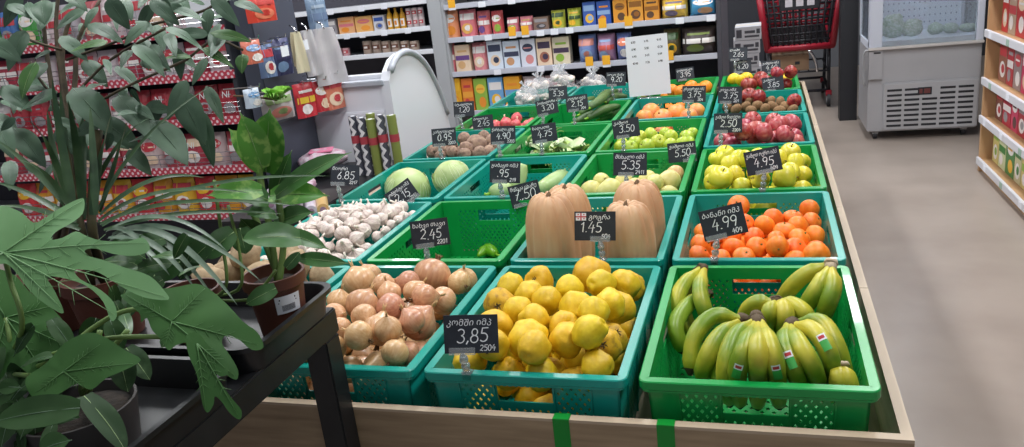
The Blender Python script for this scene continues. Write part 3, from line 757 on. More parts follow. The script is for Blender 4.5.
longveg('marrow', 'green striped marrow lying along the right side of the marrow crate', 'marrow', Z3((575, 172, -.1), (560, 180, -.09), (540, 189, -.07)), .04, M_MARROW, tipm=M_PEPL)
q = random.Random(21)
CK = [((588, 118, -.05), (603, 110, -.03), (620, 106, -.03)), ((575, 122, -.07), (592, 115, -.05), (612, 112, -.05)), ((590, 108, .0), (600, 100, .02), (612, 92, .03)), ((580, 114, -.05), (590, 106, -.02), (602, 101, .0)), ((600, 119, -.08), (612, 113, -.06), (623, 109, -.05)), ((560, 121, -.09), (575, 115, -.08), (592, 111, -.08)), ((556, 116, -.09), (568, 111, -.08), (582, 107, -.08)), ((606, 102, .0), (615, 97, .0), (627, 97, -.01)), ((598, 99, .0), (606, 94, .0), (617, 91, .0)), ((548, 121, -.11), (560, 118, -.11), (572, 115, -.11)), ((570, 109, -.09), (582, 103, -.07), (594, 98, -.06))]
CL_ = ['lowest at the right front of', 'across the middle front of', 'topmost, pointing up from', 'steep in the middle of', 'hard against the right wall of', 'at the front left of', 'at the left side of', 'at the rear right of', 'at the rear top of', 'beside the front left corner of', 'at the rear left of']
for pts, l in zip(CK, CL_): longveg('cucumber', 'dark green cucumber %s the cucumber crate' % l, 'cucumber', Z3(*pts), .023, M_CUKE, 'cucumbers', tipm=M_PEPL)
PP = lambda t: (.7 + .5 * math.sin(PI * min(1, t * 1.4)) if t < .7 else 1.05 - (t - .7) * 2.6)
longveg('green_pepper', 'curled green pepper on the floor of the nearly empty crate', 'pepper', [p + Vector((0, 0, .0)) for p in (atz(496, 254, zb3 + .022), atz(487, 249, zb3 + .03), atz(478, 256, zb3 + .022))], .017, M_PEPPER, prof=PP, tipm=M_PEPL)
longveg('green_pepper', 'long pale green pepper lying beside the onion tag in the nearly empty crate', 'pepper', [atz(424, 246, zb3 + .02), atz(415, 252, zb3 + .02), atz(404, 261, zb3 + .02)], .018, M_PEPL, prof=PP, tipm=M_PEPPER)

# ---- leafy vegetables: lettuce and leeks
M_LEAFG = mat('lettuce_leaf', rgb(150, 176, 84), .5, c2=rgb(188, 204, 124), scale=8, val=.1, sub=0)
M_LEAFW = mat('leek_white', rgb(216, 226, 190), .45, c2=rgb(190, 208, 150), scale=8)
M_LEEKG = mat('leek_leaf', rgb(104, 140, 72), .5, c2=rgb(134, 164, 96), scale=8)
def frill(mb, c, size, q, n=9):
    for k in range(n):
        a = q.uniform(0, 2 * PI); el = q.uniform(.25, 1.2); L = size * q.uniform(.7, 1.1)
        d = Vector((math.cos(a) * math.cos(el), math.sin(a) * math.cos(el), math.sin(el))); s = d.cross(Vector((0, 0, 1))).normalized(); up = s.cross(d)
        vs = []; fs = []; m = 7
        for j in range(6):
            t = j / 5; w_ = size * .5 * math.sin(PI * (.15 + .7 * t)) 
            for i in range(m):
                x = i / (m - 1) * 2 - 1
                vs.append(Vector(c) + d * L * t + s * w_ * x + up * (-.3 * L * t * t + .25 * w_ * x * x + .012 * t * math.sin(9 * x + k)))
        for j in range(5):
            for i in range(m - 1): fs.append((j * m + i, j * m + i + 1, (j + 1) * m + i + 1, (j + 1) * m + i))
        mb.add(vs, fs)
qq = random.Random(8)
LT = [(525, 148, -.09, .10, M_LEAFW, 'pale frilly lettuce head at the front left of the lettuce crate'), (540, 149, -.1, .12, M_LEAFG, 'green lettuce head in the middle of the lettuce crate'), (556, 146, -.1, .11, M_LEAFW, 'pale lettuce head right of the middle of the lettuce crate'), (575, 149, -.11, .12, M_LEAFW, 'white-ribbed lettuce head near the front right of the lettuce crate'), (588, 143, -.12, .10, M_LEAFG, 'small green lettuce head at the right side of the lettuce crate'), (560, 135, -.12, .11, M_LEAFG, 'green lettuce head at the rear of the lettuce crate')]
for px, py, dz, s, m, lab in LT:
    c = atz(px, py, RIM + dz); o4 = corig('B4')
    c.x = min(max(c.x, o4.x + .13), o4.x + CW - .13); c.y = min(max(c.y, o4.y + .13), o4.y + CL - .13)
    mb = MB(); frill(mb, (0, 0, -.02), s * .88, qq, 15)
    o = mb.build('lettuce', m, None, True, c); tag(o, lab, 'lettuce')
    mb = MB(); mb.lathe([(.0, -.05), (.02, -.05), (.028, -.02), (.02, .01), (0, .015)], 10); mb.build('core', M_LEAFW, o, True)
for k, (a, b, l) in enumerate((((512, 152, -.07), (535, 136, -.02), 'nearest the left wall'), ((520, 151, -.08), (547, 133, -.03), 'second from the left wall'), ((545, 148, -.06), (556, 130, .02), 'standing steepest'))):
    A = atz(a[0], a[1], RIM + a[2]); B = atz(b[0], b[1], RIM + b[2]); d = (B - A)
    mb = MB(); mb.tube([Vector((0, 0, 0)), d * .3, d * .6], [.014, .013, .016], 10)
    o = mb.build('leek', M_LEAFW, None, True, A); tag(o, 'leek %s in the lettuce crate' % l, 'leek', 'leeks')
    mb = MB(); s = d.normalized().cross(Vector((0, 0, 1))).normalized()
    for j in range(5):
        a2 = (j - 2) * .35
        e = d * .55; tip = d * (1.15 + .1 * (j % 2)) + s * .05 * (j - 2) + Vector((0, 0, -.02 * abs(j - 2)))
        L = bez(e, (e + tip) / 2 + Vector((0, 0, .03)), tip, 6)
        vs = []; fs = []
        for i, p in enumerate(L):
            w_ = .014 * (1 - i / 7); vs += [p + s * w_, p + Vector((0, 0, -.004)), p - s * w_]
        for i in range(6): fs += [(3 * i, 3 * i + 1, 3 * i + 4, 3 * i + 3), (3 * i + 1, 3 * i + 2, 3 * i + 5, 3 * i + 4)]
        mb.add(vs, fs)
    mb.build('leaf_fan', M_LEEKG, o, True)

# ---- clear bags of mushrooms and vegetables at the far end of the table
M_BAG = mat('clear_film', rgb(236, 238, 242), .16, trans=.3, alpha=.42, c2=rgb(222, 226, 234), scale=14, bump=.7, bscale=26)
M_MUSH = mat('mushroom', rgb(232, 222, 212), .6, c2=rgb(214, 196, 184), scale=7, val=.06)
M_PINKV = mat('pink_label', rgb(206, 120, 126), .5)
def film_bag(name, lab, px, py, dz, sx, sy, sz, seed, inner=True):
    c = atz(px, py, RIM + dz)
    t = thing(name, lab, 'bag', c, (0, 0, seed * .7))
    me = globe('film', M_BAG, (1, 1, 1), .3, 2.6, seed=seed, nu=26, nv=18)
    b = link('film', me, t); b.scale = (sx, sy, sz)
    mb = MB()
    for k in range(5):
        a = k * 1.25
        mb.tube([(0, 0, sz * .42), (.012 * math.cos(a), .012 * math.sin(a), sz * .55), (.035 * math.cos(a), .035 * math.sin(a), sz * .7)], [.012, .006, .014], 6, flat=.4)
    mb.build('knotted_neck', M_BAG, t, True)
    q = random.Random(seed)
    if inner:
        for k in range(16):
            mb = MB(); mb.lathe([(0, -.022), (.009, -.02), (.008, 0), (.022, .002), (.024, .010), (.016, .02), (0, .024)], 12)
            o = mb.build('mushroom', M_MUSH, t, True, (q.uniform(-.34, .34) * sx, q.uniform(-.34, .34) * sy, q.uniform(-.3, .3) * sz)); o.rotation_euler = (q.uniform(-1, 1), q.uniform(-1, 1), 0)
film_bag('mushroom_bag', 'clear bag of white mushrooms at the rear left of the table end', 540, 92, -.02, .19, .17, .17, 1)
film_bag('mushroom_bag', 'clear bag of white mushrooms before the blue cereal boxes', 527, 99, -.03, .15, .15, .15, 2)
film_bag('mushroom_bag', 'tall clear mushroom bag behind the teal crate wall', 562, 86, .0, .16, .16, .19, 3)
film_bag('mushroom_bag', 'clear mushroom bag left of the white price sheet', 594, 87, -.03, .17, .17, .17, 4)
film_bag('mushroom_bag', 'low clear mushroom bag behind the cucumber crate', 619, 91, -.07, .13, .14, .13, 5)
film_bag('mushroom_bag', 'small clear mushroom bag in the middle of the far crate', 577, 92, -.09, .10, .10, .10, 6)
# ---------------------------------------------------------------- chalk price tags
def arc(cx, cy, rx, ry, a0, a1, n=10):
    return [(cx + rx * math.cos(math.radians(a0 + (a1 - a0) * i / n)), cy + ry * math.sin(math.radians(a0 + (a1 - a0) * i / n))) for i in range(n + 1)]
DIG = {
    '0': [arc(.3, .5, .26, .5, 100, 460, 18)],
    '1': [[(.1, .75), (.32, 1.0), (.32, 0)]],
    '2': [arc(.3, .72, .25, .27, 160, -40, 9) + [(.05, .02), (.3, .06), (.58, .0)]],
    '3': [arc(.28, .76, .24, .24, 150, -80, 9) + arc(.28, .26, .28, .27, 80, -150, 10)],
    '4': [[(.34, 1.0), (.04, .38), (.6, .42)], [(.46, .7), (.40, -.05)]],
    '5': [[(.58, .98), (.16, .96), (.12, .56)] + arc(.28, .30, .28, .30, 110, -140, 10)],
    '6': [[(.5, 1.0), (.2, .6)] + arc(.3, .27, .24, .27, 150, 510, 16)],
    '7': [[(.04, .92), (.56, 1.0), (.2, 0)], [(.16, .5), (.48, .54)]],
    '8': [arc(.3, .75, .2, .24, -90, 270, 12), arc(.3, .26, .26, .26, 90, 450, 14)],
    '9': [arc(.3, .72, .24, .26, 0, 360, 14) + [(.52, .5), (.4, 0)]],
    '.': [[(.10, .0), (.16, .05), (.2, .0)]], ',': [[(.18, .06), (.06, -.2)]], ' ': [],
}
WID = {'.': .3, ',': .3, ' ': .35, '1': .5}
def strokes(mb, text, x, y, h, th, q, slant=.12, yy=0):
    for ch in text:
        dy = q.uniform(-.05, .05) * h; sc = q.uniform(.93, 1.07)
        for ln in DIG[ch]:
            pts = [Vector((x + (p[0] + slant * p[1]) * h * sc, y + dy + p[1] * h * sc, 0)) for p in ln]
            vs = []; fs = []
            for i, p in enumerate(pts):
                t = (pts[min(i + 1, len(pts) - 1)] - pts[max(i - 1, 0)]).normalized()
                nrm = Vector((-t.y, t.x, 0)); w_ = th * q.uniform(.75, 1.15) / 2
                vs += [(p + nrm * w_), (p - nrm * w_)]
            for i in range(len(pts) - 1): fs.append((2 * i, 2 * i + 1, 2 * i + 3, 2 * i + 2))
            mb.add([(v[0], yy, v[1]) for v in vs], fs)
        x += (WID.get(ch, .68)) * h * sc
    return x
_txt = {}
def text_geo(s, size):
    """built-in font outlines as a list of verts / faces in the x-z plane"""
    k = (s, size)
    if k in _txt: return _txt[k]
    cu = bpy.data.curves.new('writing', 'FONT'); cu.body = s; cu.size = size; cu.resolution_u = 2
    cu.shear = .18
    ob = bpy.data.objects.new('writing', cu); COL.objects.link(ob)
    dg = bpy.context.evaluated_depsgraph_get(); dg.update()
    me = bpy.data.meshes.new_from_object(ob.evaluated_get(dg))
    vs = [(v.co.x, 0, v.co.y) for v in me.vertices]; fs = [tuple(p.vertices) for p in me.polygons]
    bpy.data.objects.remove(ob); bpy.data.curves.remove(cu); bpy.data.meshes.remove(me)
    _txt[k] = (vs, fs)
    return vs, fs
def write(mb, s, x, z, size, y=0, q=None, maxw=None):
    vs, fs = text_geo(s, size)
    if not vs: return
    w_ = max(v[0] for v in vs); k = 1 if not maxw or w_ <= maxw else maxw / w_
    mb.add([(x + v[0] * k, y, z + v[2] + .05 * size * math.sin(v[0] / size * 2.2)) for v in vs], fs)
TAGS = [  # card centre px, row line y, roll, clip x px, name, price, small, label
    (471, 334, .008, -3, 462, 'კომში იმპ', '3,85', '2504', 'black chalk tag reading 3,85 on the front of the quince crate'),
    (595, 226, .603, -3, 600, 'გოგრა', '1.45', '504', 'black chalk tag reading 1.45 with a small red and white flag before the pumpkins'),
    (723, 222, .603, 12, 713, 'ბანანი იმპ', '4.99', '409', 'black chalk tag reading 4.99 tilted over the mandarins'),
    (430, 233, .603, 2, 424, 'ხახვი თავი', '2.45', '2201', 'black chalk tag reading 2.45 between the onion crate and the nearly empty crate'),
    (402, 195, 1.16, 30, 410, 'კომბოსტო იმპ', '2,15', '2217', 'steeply tilted chalk tag before the pale cabbages'),
    (345, 175, 1.198, -8, 337, 'ნიორი', '6.85', '2217', 'black chalk tag reading 6.85 at the rear left of the garlic crate'),
    (525, 194, 1.15, 10, 519, 'წიწაკა ცხარე', '7,50', '', 'black chalk tag reading 7,50 beside the front left pumpkin'),
    (505, 172, 1.198, -6, 500, 'ყაბაყი იმპ', '.95', '219', 'black chalk tag reading 95 before the marrow crate'),
    (630, 164, 1.198, -3, 626, 'მსხალი იმპ', '5.35', '2411', 'black chalk tag reading 5.35 above the pale pears'),
    (682, 152, 1.68, 3, 678, 'ვაშლი იმპ', '5.50', '1304', 'black chalk tag reading 5.50 between small green apples and pears'),
    (763, 161, 1.198, 10, 762, 'ვაშლი ოქრო იმპ', '4.95', '409', 'black chalk tag reading 4.95 over the yellow apples'),
    (728, 123, 1.793, -2, 720, 'ვაშლი წითელი', '2.50', '2204', 'black chalk tag reading 2.50 over the rosy red apples'),
    (626, 128, 1.793, 4, 622, 'ვაშლი', '3.50', '', 'greyish chalk tag at the left of the small green apples'),
    (544, 133, 1.793, 4, 540, 'სალათი', '4.75', '', 'greyish chalk tag reading 4.75 above the lettuce crate'),
    (503, 135, 1.793, -3, 498, 'ჭარხალი ადგ', '4.90', '2203', 'black chalk tag reading 4.90 between beetroots and lettuce'),
    (444, 137, 1.793, -1, 439, 'კარტოფილი', '0.95', '2203', 'black chalk tag reading 0.95 over the beetroot crate by the white freezer'),
    (483, 123, 2.388, 2, 478, 'ბოლოკი', '2.45', '', 'greyish chalk tag reading 2.45 over the large beetroot'),
    (464, 109, 2.40, -2, 460, 'სტაფილო', '1.20', '', 'dark blue-grey chalk tag before the orange boxes by the freezer'),
    (577, 103, 2.388, 3, 573, 'კიტრი იმპ', '2.15', '204', 'chalk tag reading 2.15 in front of the cucumbers'),
    (547, 107, 2.388, 8, 541, 'პომიდორი', '3.20', '', 'greyish chalk tag between the radishes and the cucumbers'),
    (558, 93, 2.983, 0, 556, 'სოკო', '5.35', '', 'chalk tag reading 5.35 before the mushroom bags'),
    (616, 79, 2.983, -3, 612, 'სოკო ქამა', '9.20', '', 'chalk tag reading 9.20 beside the white price sheet'),
    (685, 74, 3.528, 4, 682, 'ფორთოხალი', '3.95', '', 'chalk tag reading 3.95 above the oranges at the table end'),
    (694, 94, 2.388, -3, 688, 'გრეიფრუტი იმპ', '3.75', '209', 'chalk tag reading 3.75 over the grapefruit crate'),
    (730, 95, 2.388, -4, 726, 'კივი იმპ', '3.75', '209', 'chalk tag reading 3.75 at the left of the kiwi crate'),
    (773, 84, 2.983, 5, 770, 'ვაშლი', '3.85', '', 'black chalk tag reading 3.85 in the middle of the dark red apples'),
    (771, 67, 3.528, 2, 772, 'ვაშლი იმპ', '4.49', '', 'chalk tag reading 4.49 standing highest behind the dark red apples'),
    (742, 66, 3.528, 2, 738, 'ლიმონი', '4.20', '', 'lower chalk tag behind the lemons at the table end'),
    (738, 54, 3.53, -2, 735, 'ლაიმი', '2.65', '', 'upper chalk tag behind the lemons at the table end'),
]
M_FLAG = flat(196, 40, 52)
for i, (px, py, yr, roll, cx, nm, pr, sm, lab) in enumerate(TAGS):
    q = random.Random(100 + i)
    c = aty(px, py, yr)
    to = CAM - c
    yaw = math.atan2(to.x, -to.y) * .55
    tilt = math.radians(14)
    Mr = Matrix.Rotation(yaw, 3, 'Z') @ Matrix.Rotation(-tilt, 3, 'X') @ Matrix.Rotation(math.radians(-roll), 3, 'Y')
    foot = aty(cx, py, yr); foot.z = RIM
    if i == 9: foot.x = 2 * PX + CW - .009
    t = thing('price_tag', lab, 'price tag', foot, group='chalk price tags')
    W2, H2 = .0515, .0365
    if i == 8: W2 = .053
    off = c - foot
    def place(o):
        o.location = off; o.rotation_euler = Mr.to_euler()
    mb = MB(); mb.box(-W2, -.0008, -H2, W2, .0008, H2)
    o = mb.build('card', M_BOARD, t); place(o)
    mb = MB()
    write(mb, nm, -W2 * .9 + (.03 if 'გოგრა' == nm else 0), H2 * .46, .0165, -.0012, q, W2 * (1.75 if 'გოგრა' != nm else 1.05))
    mb2 = MB()
    h = .026 if i not in (6,) else .032
    n = len(pr); x0 = -W2 * (.55 if i not in (1, 6) else .75) 
    strokes(mb2, pr, x0, -H2 * .42, h, .0024, q, yy=-.0012)
    if sm: strokes(mb2, sm, W2 * .30, -H2 * .86, .0115, .0017, q, yy=-.0012)
    mb.add(mb2.v, mb2.f)
    o = mb.build('chalk_writing', M_CHALK, t); place(o); o['label'] = 'white handwritten name and price'
    if i == 1:
        mb = MB(); x, z = -W2 * .93, H2 * .38
        mb.quad((x, -.0011, z), (x + .026, -.0011, z), (x + .026, -.0011, z + .019), (x, -.0011, z + .019))
        mb.mi = 1
        mb.quad((x + .0115, -.0013, z), (x + .0145, -.0013, z), (x + .0145, -.0013, z + .019), (x + .0115, -.0013, z + .019))
        mb.quad((x, -.0014, z + .008), (x + .026, -.0014, z + .008), (x + .026, -.0014, z + .011), (x, -.0014, z + .011))
        for a in (.0045, .019):
            for b in (.0035, .0135):
                mb.quad((x + a, -.0014, z + b), (x + a + .003, -.0014, z + b), (x + a + .003, -.0014, z + b + .003), (x + a, -.0014, z + b + .003))
        o = mb.build('flag_sticker', [flat(232, 232, 236), M_FLAG], t); place(o)
    # clear holder: gripping strip on the card, jointed stem, foot on the rim
    bl = off + Mr @ Vector((0, 0, -H2))
    cxl = max(-W2 + .026, min(W2 - .026, -off.x))
    mb = MB(); mb.box(cxl - .025, -.004, -H2 - .003, cxl + .025, .004, -H2 + .011, .001)
    o = mb.build('holder_strip', M_CLEAR, t); place(o)
    top = off + Mr @ Vector((cxl, 0, -H2 - .002))
    mb = MB()
    if top.z > .012:
        mb.tube([top, top * .75 + Vector((0, 0, .003)), top * .5, top * .25, Vector((0, 0, .004))], [.0045, .008, .0045, .007, .006], 8)
        for f in (.35, .7): mb.lathe([(.0, -.006), (.008, -.005), (.009, 0), (.008, .005), (0, .006)], 10, tuple(top * f))
    mb.box(-.011, -.008, -.016, .011, .008, .004, .002)
    mb.build('clip', M_CLEAR, t, True)

# white A4 price sheet in a stand
t = thing('price_sheet', 'white paper sheet of printed prices standing among the far crates', 'price sheet', aty(650, 98, 2.965))
c = aty(648, 65, 2.965) - t.location
mb = MB(); mb.box(-.1075, -.001, -.156, .1075, .001, .152); o = mb.build('sheet', M_PAPER, t, loc=c); o.rotation_euler = (-.12, -.02, .1)
mb = MB(); q = random.Random(4)
NUM = [['8.50', '7.75', '9.75'], ['6.90', '5.55', '12.30'], ['4.95', '3.45', '5.49'], ['10.40', '7.35', '6.90']]
for r_, row in enumerate(NUM):
    for k_, s_ in enumerate(row): strokes(mb, s_, -.078 + k_ * .066, .118 - r_ * .036, .0095, .0022, q, .02, yy=-.0014)
o = mb.build('printed_prices', M_INK, t, loc=c); o.rotation_euler = (-.12, -.02, .1)
mb = MB(); mb.box(-.06, -.02, -.004, .06, .02, .004, .002); mb.tube([(0, 0, 0), c + Vector((0, .004, -.15))], .005, 6); mb.build('stand', M_CLEAR, t, True)
# ---------------------------------------------------------------- packets and boxes for the shelves
_pk = {}
def pack(name, lab, cat, group, pos, w_, h, d, kind, base, panel, acc, rotz=0, seed=0):
    """kind: box | pouch | bag | can | bottle. base / panel / acc are sRGB triples; +panel bowl or picture and title bands as print on the face"""
    key = (kind, round(w_, 3), round(h, 3), round(d, 3), base, panel, acc, seed % 3)
    if key not in _pk:
        mb = MB(); q = random.Random(hash(key[1:4]) % 1000 + seed % 3)
        if kind == 'box':
            mb.box(-w_ / 2, 0, 0, w_ / 2, d, h, .0015)
            fy = lambda x, z: -.0006
        elif kind in ('pouch', 'bag'):
            n, m = 10, 12; vs = []; fs = []
            puff = .5 if kind == 'pouch' else .62
            for side in (0, 1):
                for j in range(m + 1):
                    for i in range(n + 1):
                        u = i / n * 2 - 1; v = j / m
                        e = max(0, (1 - u ** 4)) ** .6 * max(0, math.sin(PI * min(1, v * .96 + .04)) if kind == 'bag' else (1 - max(0, (v - .3) / .7) ** 2.2)) ** .7
                        y = d / 2 - (1 if side == 0 else -1) * (d * puff * e + .001) + (.003 * math.sin(13 * u + 5 * v) if 0 < i < n else 0)
                        vs.append((u * w_ / 2 * (1 - .06 * e), y, v * h))
            o = (n + 1) * (m + 1)
            for side in (0, 1):
                for j in range(m):
                    for i in range(n):
                        a = side * o + j * (n + 1) + i; fs.append((a, a + 1, a + n + 2, a + n + 1))
            for j in range(m):
                for i in (0, n):
                    a = j * (n + 1) + i; fs.append((a, a + n + 1, o + a + n + 1, o + a))
            for i in range(n):
                fs.append((i, i + 1, o + i + 1, o + i)); a = m * (n + 1) + i; fs.append((a, a + 1, o + a + 1, o + a))
            mb.add(vs, fs)
            def fy(x, z):
                u = max(-1, min(1, x / (w_ / 2))); v = max(0, min(1, z / h))
                e = max(0, (1 - u ** 4)) ** .6 * max(0, math.sin(PI * min(1, v * .96 + .04)) if kind == 'bag' else (1 - max(0, (v - .3) / .7) ** 2.2)) ** .7
                return d / 2 - (d * puff * e + .001) + .003 * math.sin(13 * u + 5 * v) - .0025
        else:
            if kind == 'can': pr = [(0, 0), (w_ * .46, 0), (w_ * .5, h * .04), (w_ * .5, h * .94), (w_ * .46, h), (0, h)]
            else: pr = [(0, 0), (w_ * .5, 0), (w_ * .5, h * .62), (w_ * .42, h * .72), (w_ * .2, h * .82), (w_ * .2, h), (0, h)]
            mb.lathe(pr, 16, (0, w_ / 2, 0))
            fy = lambda x, z: w_ / 2 - math.sqrt(max(0, (w_ * .5 + .0008) ** 2 - x * x))
        def patch(x0, z0, x1, z1, mi, lift=0):
            mb.mi = mi; n = 6; vs = []; fs = []
            for j in range(n + 1):
                for i in range(n + 1):
                    x = x0 + (x1 - x0) * i / n; z = z0 + (z1 - z0) * j / n
                    vs.append((x, fy(x, z) - lift, z))
            for j in range(n):
                for i in range(n): a = j * (n + 1) + i; fs.append((a, a + 1, a + n + 2, a + n + 1))
            mb.add(vs, fs)
        def disc(cx, cz, rx, rz, mi, lift=0):
            mb.mi = mi; vs = [(cx, fy(cx, cz) - lift, cz)]; N = 16
            for ring in (.5, 1):
                for k in range(N):
                    x = cx + rx * ring * math.cos(2 * PI * k / N); z = cz + rz * ring * math.sin(2 * PI * k / N)
                    vs.append((x, fy(x, z) - lift, z))
            fs = [(0, 1 + k, 1 + (k + 1) % N) for k in range(N)] + [(1 + k, 1 + N + k, 1 + N + (k + 1) % N, 1 + (k + 1) % N) for k in range(N)]
            mb.add(vs, fs)
        W_ = w_ * .46
        if kind in ('box', 'pouch', 'bag'):
            s = seed % 3
            if s == 0:
                patch(-W_ * .9, h * .62, W_ * .9, h * .86, 1); disc(0, h * .30, W_ * .72, h * .2, 2); disc(w_ * .06, h * .32, W_ * .42, h * .11, 1, .0006)
            elif s == 1:
                patch(-W_, h * .42, W_, h * .60, 1); disc(-w_ * .1, h * .24, W_ * .55, h * .15, 2); patch(-W_ * .7, h * .72, W_ * .7, h * .80, 2)
            else:
                disc(0, h * .68, W_ * .8, h * .15, 1); disc(w_ * .08, h * .26, W_ * .6, h * .17, 2); patch(-W_ * .6, h * .655, W_ * .5, h * .70, 2, .0006)
        elif kind == 'can':
            patch(-w_ * .4, h * .35, w_ * .4, h * .72, 1); patch(-w_ * .2, h * .45, w_ * .2, h * .6, 2, .0006)
        else:
            patch(-w_ * .4, h * .12, w_ * .4, h * .5, 1); patch(-w_ * .2, h * .2, w_ * .2, h * .4, 2, .0006)
        ms = [flat(*base, .35 if kind != 'box' else .45), flat(*panel), flat(*acc)]
        _pk[key] = mb.mesh(name, ms, 'auto' if kind != 'box' else False)
    o = link(name, _pk[key], None, pos); o.rotation_euler = (0, 0, rotz)
    return tag(o, lab, cat, group)

# ---------------------------------------------------------------- cereal gondola behind the table
TH = .045                                  # the gondola stands slightly turned
GX, GY = -.53, 3.86
def G(x, y, z): return Vector((GX + x * math.cos(TH) + y * math.sin(TH), GY - x * math.sin(TH) + y * math.cos(TH), z))
def gpx(px, py, y=0):
    """gondola x and z of a measured point, on the plane y metres behind the shelf fronts"""
    n = Vector((math.sin(TH), math.cos(TH), 0)); o = G(0, y, 0); d = ray(px, py)
    p = CAM + d * ((o - CAM).dot(n) / d.dot(n)); e = Vector((math.cos(TH), -math.sin(TH), 0))
    return (p - Vector((GX, GY, 0))).dot(e), p.z
M_SHELF = mat('shelf_grey', rgb(150, 152, 160), .4)
M_LIP = mat('shelf_price_rail', rgb(186, 188, 200), .35)
M_SBACK = mat('shelf_back_hazed', rgb(66, 65, 74), .6)  # dark backing lightened, background haze is painted into its colour
gt = thing('shelf_gondola', 'grey shelving with rows of cereal packets behind the produce table', 'shelf', (GX, GY, 0), (0, 0, -TH))
XR = gpx(722, 40)[0]
mb = MB(); mb.box(-1.5, .42, 0, XR, .45, 2.1); mb.build('back_panel', M_SBACK, gt)
mb = MB(); mb.box(-.02, -.0, 0, .0, .42, 2.1, .003); mb.box(-.115, -.01, 0, -.02, .06, 2.1, .004); o = mb.build('end_panel', M_GREY, gt); o['label'] = 'white upright post dividing the shelving'
mb = MB(); mb.box(XR - .03, .0, 0, XR, .42, 2.1, .003); mb.build('end_panel', M_SBACK, gt)
mb = MB(); mb.box(-1.5, .02, 0, XR, .42, .1); mb.build('plinth', M_SBACK, gt)
LV = [gpx(450, 73)[1], gpx(450, 38.5)[1], gpx(450, 5)[1]]
LV = [LV[0] - .27, LV[0], LV[1], LV[2], LV[2] + .27]
for k, z in enumerate(LV):
    mb = MB(); mb.box(.0, .01, z - .025, XR - .03, .42, z); o = mb.build('shelf_board', M_SHELF, gt)
    mb = MB(); mb.box(.0, -.006, z - .030, XR - .03, .01, z + .004, .002); mb.build('price_rail', M_LIP, o)
# white price labels on the rails
lt = [(180, 0), (265, 0), (505, 1), (565, 1), (630, 1), (775, 1), (895, 1)]
def rail_label(x, z, yellow=False, w_=.05):
    mb = MB(); mb.box(x - w_ / 2, -.009, z - .034, x + w_ / 2, -.006, z - .0)
    if yellow: mb.mi = 1; mb.box(x - w_ * .5, -.011, z - .018, x + w_ * .5, -.009, z + .04)
    o = mb.build('shelf_label', [M_PAPER, flat(236, 172, 44)], gt); o['label'] = 'yellow offer card' if yellow else 'white price label'
for px, py, yl in ((470, 41, 0), (489, 41, 0), (513, 36, 1), (526, 35, 1), (541, 36, 0), (555, 35, 0), (570, 33, 0), (603, 27, 1), (629, 25, 1), (680, 24, 0), (711, 20, 0)):
    x, _ = gpx(px, py); rail_label(x, LV[2], yl)
for px, py, yl in ((498, 73, 0), (541, 70, 0), (557, 69, 0), (590, 66, 1), (607, 66, 1), (670, 62, 1)):
    x, _ = gpx(px, py); rail_label(x, LV[1], yl)
for px in (452, 482, 512): rail_label(gpx(px, 3)[0], LV[3], px == 452)
WHT = (232, 226, 224); CRM = (230, 204, 176); PNK = (214, 120, 130); RED = (190, 60, 70); ORG = (226, 140, 50); YEL = (232, 180, 50); BLU = (60, 92, 170); LBL = (140, 170, 212); GRN = (140, 176, 66); PUR = (112, 76, 140); BRN = (92, 66, 50); DGN = (60, 84, 50); GRY = (150, 146, 150)
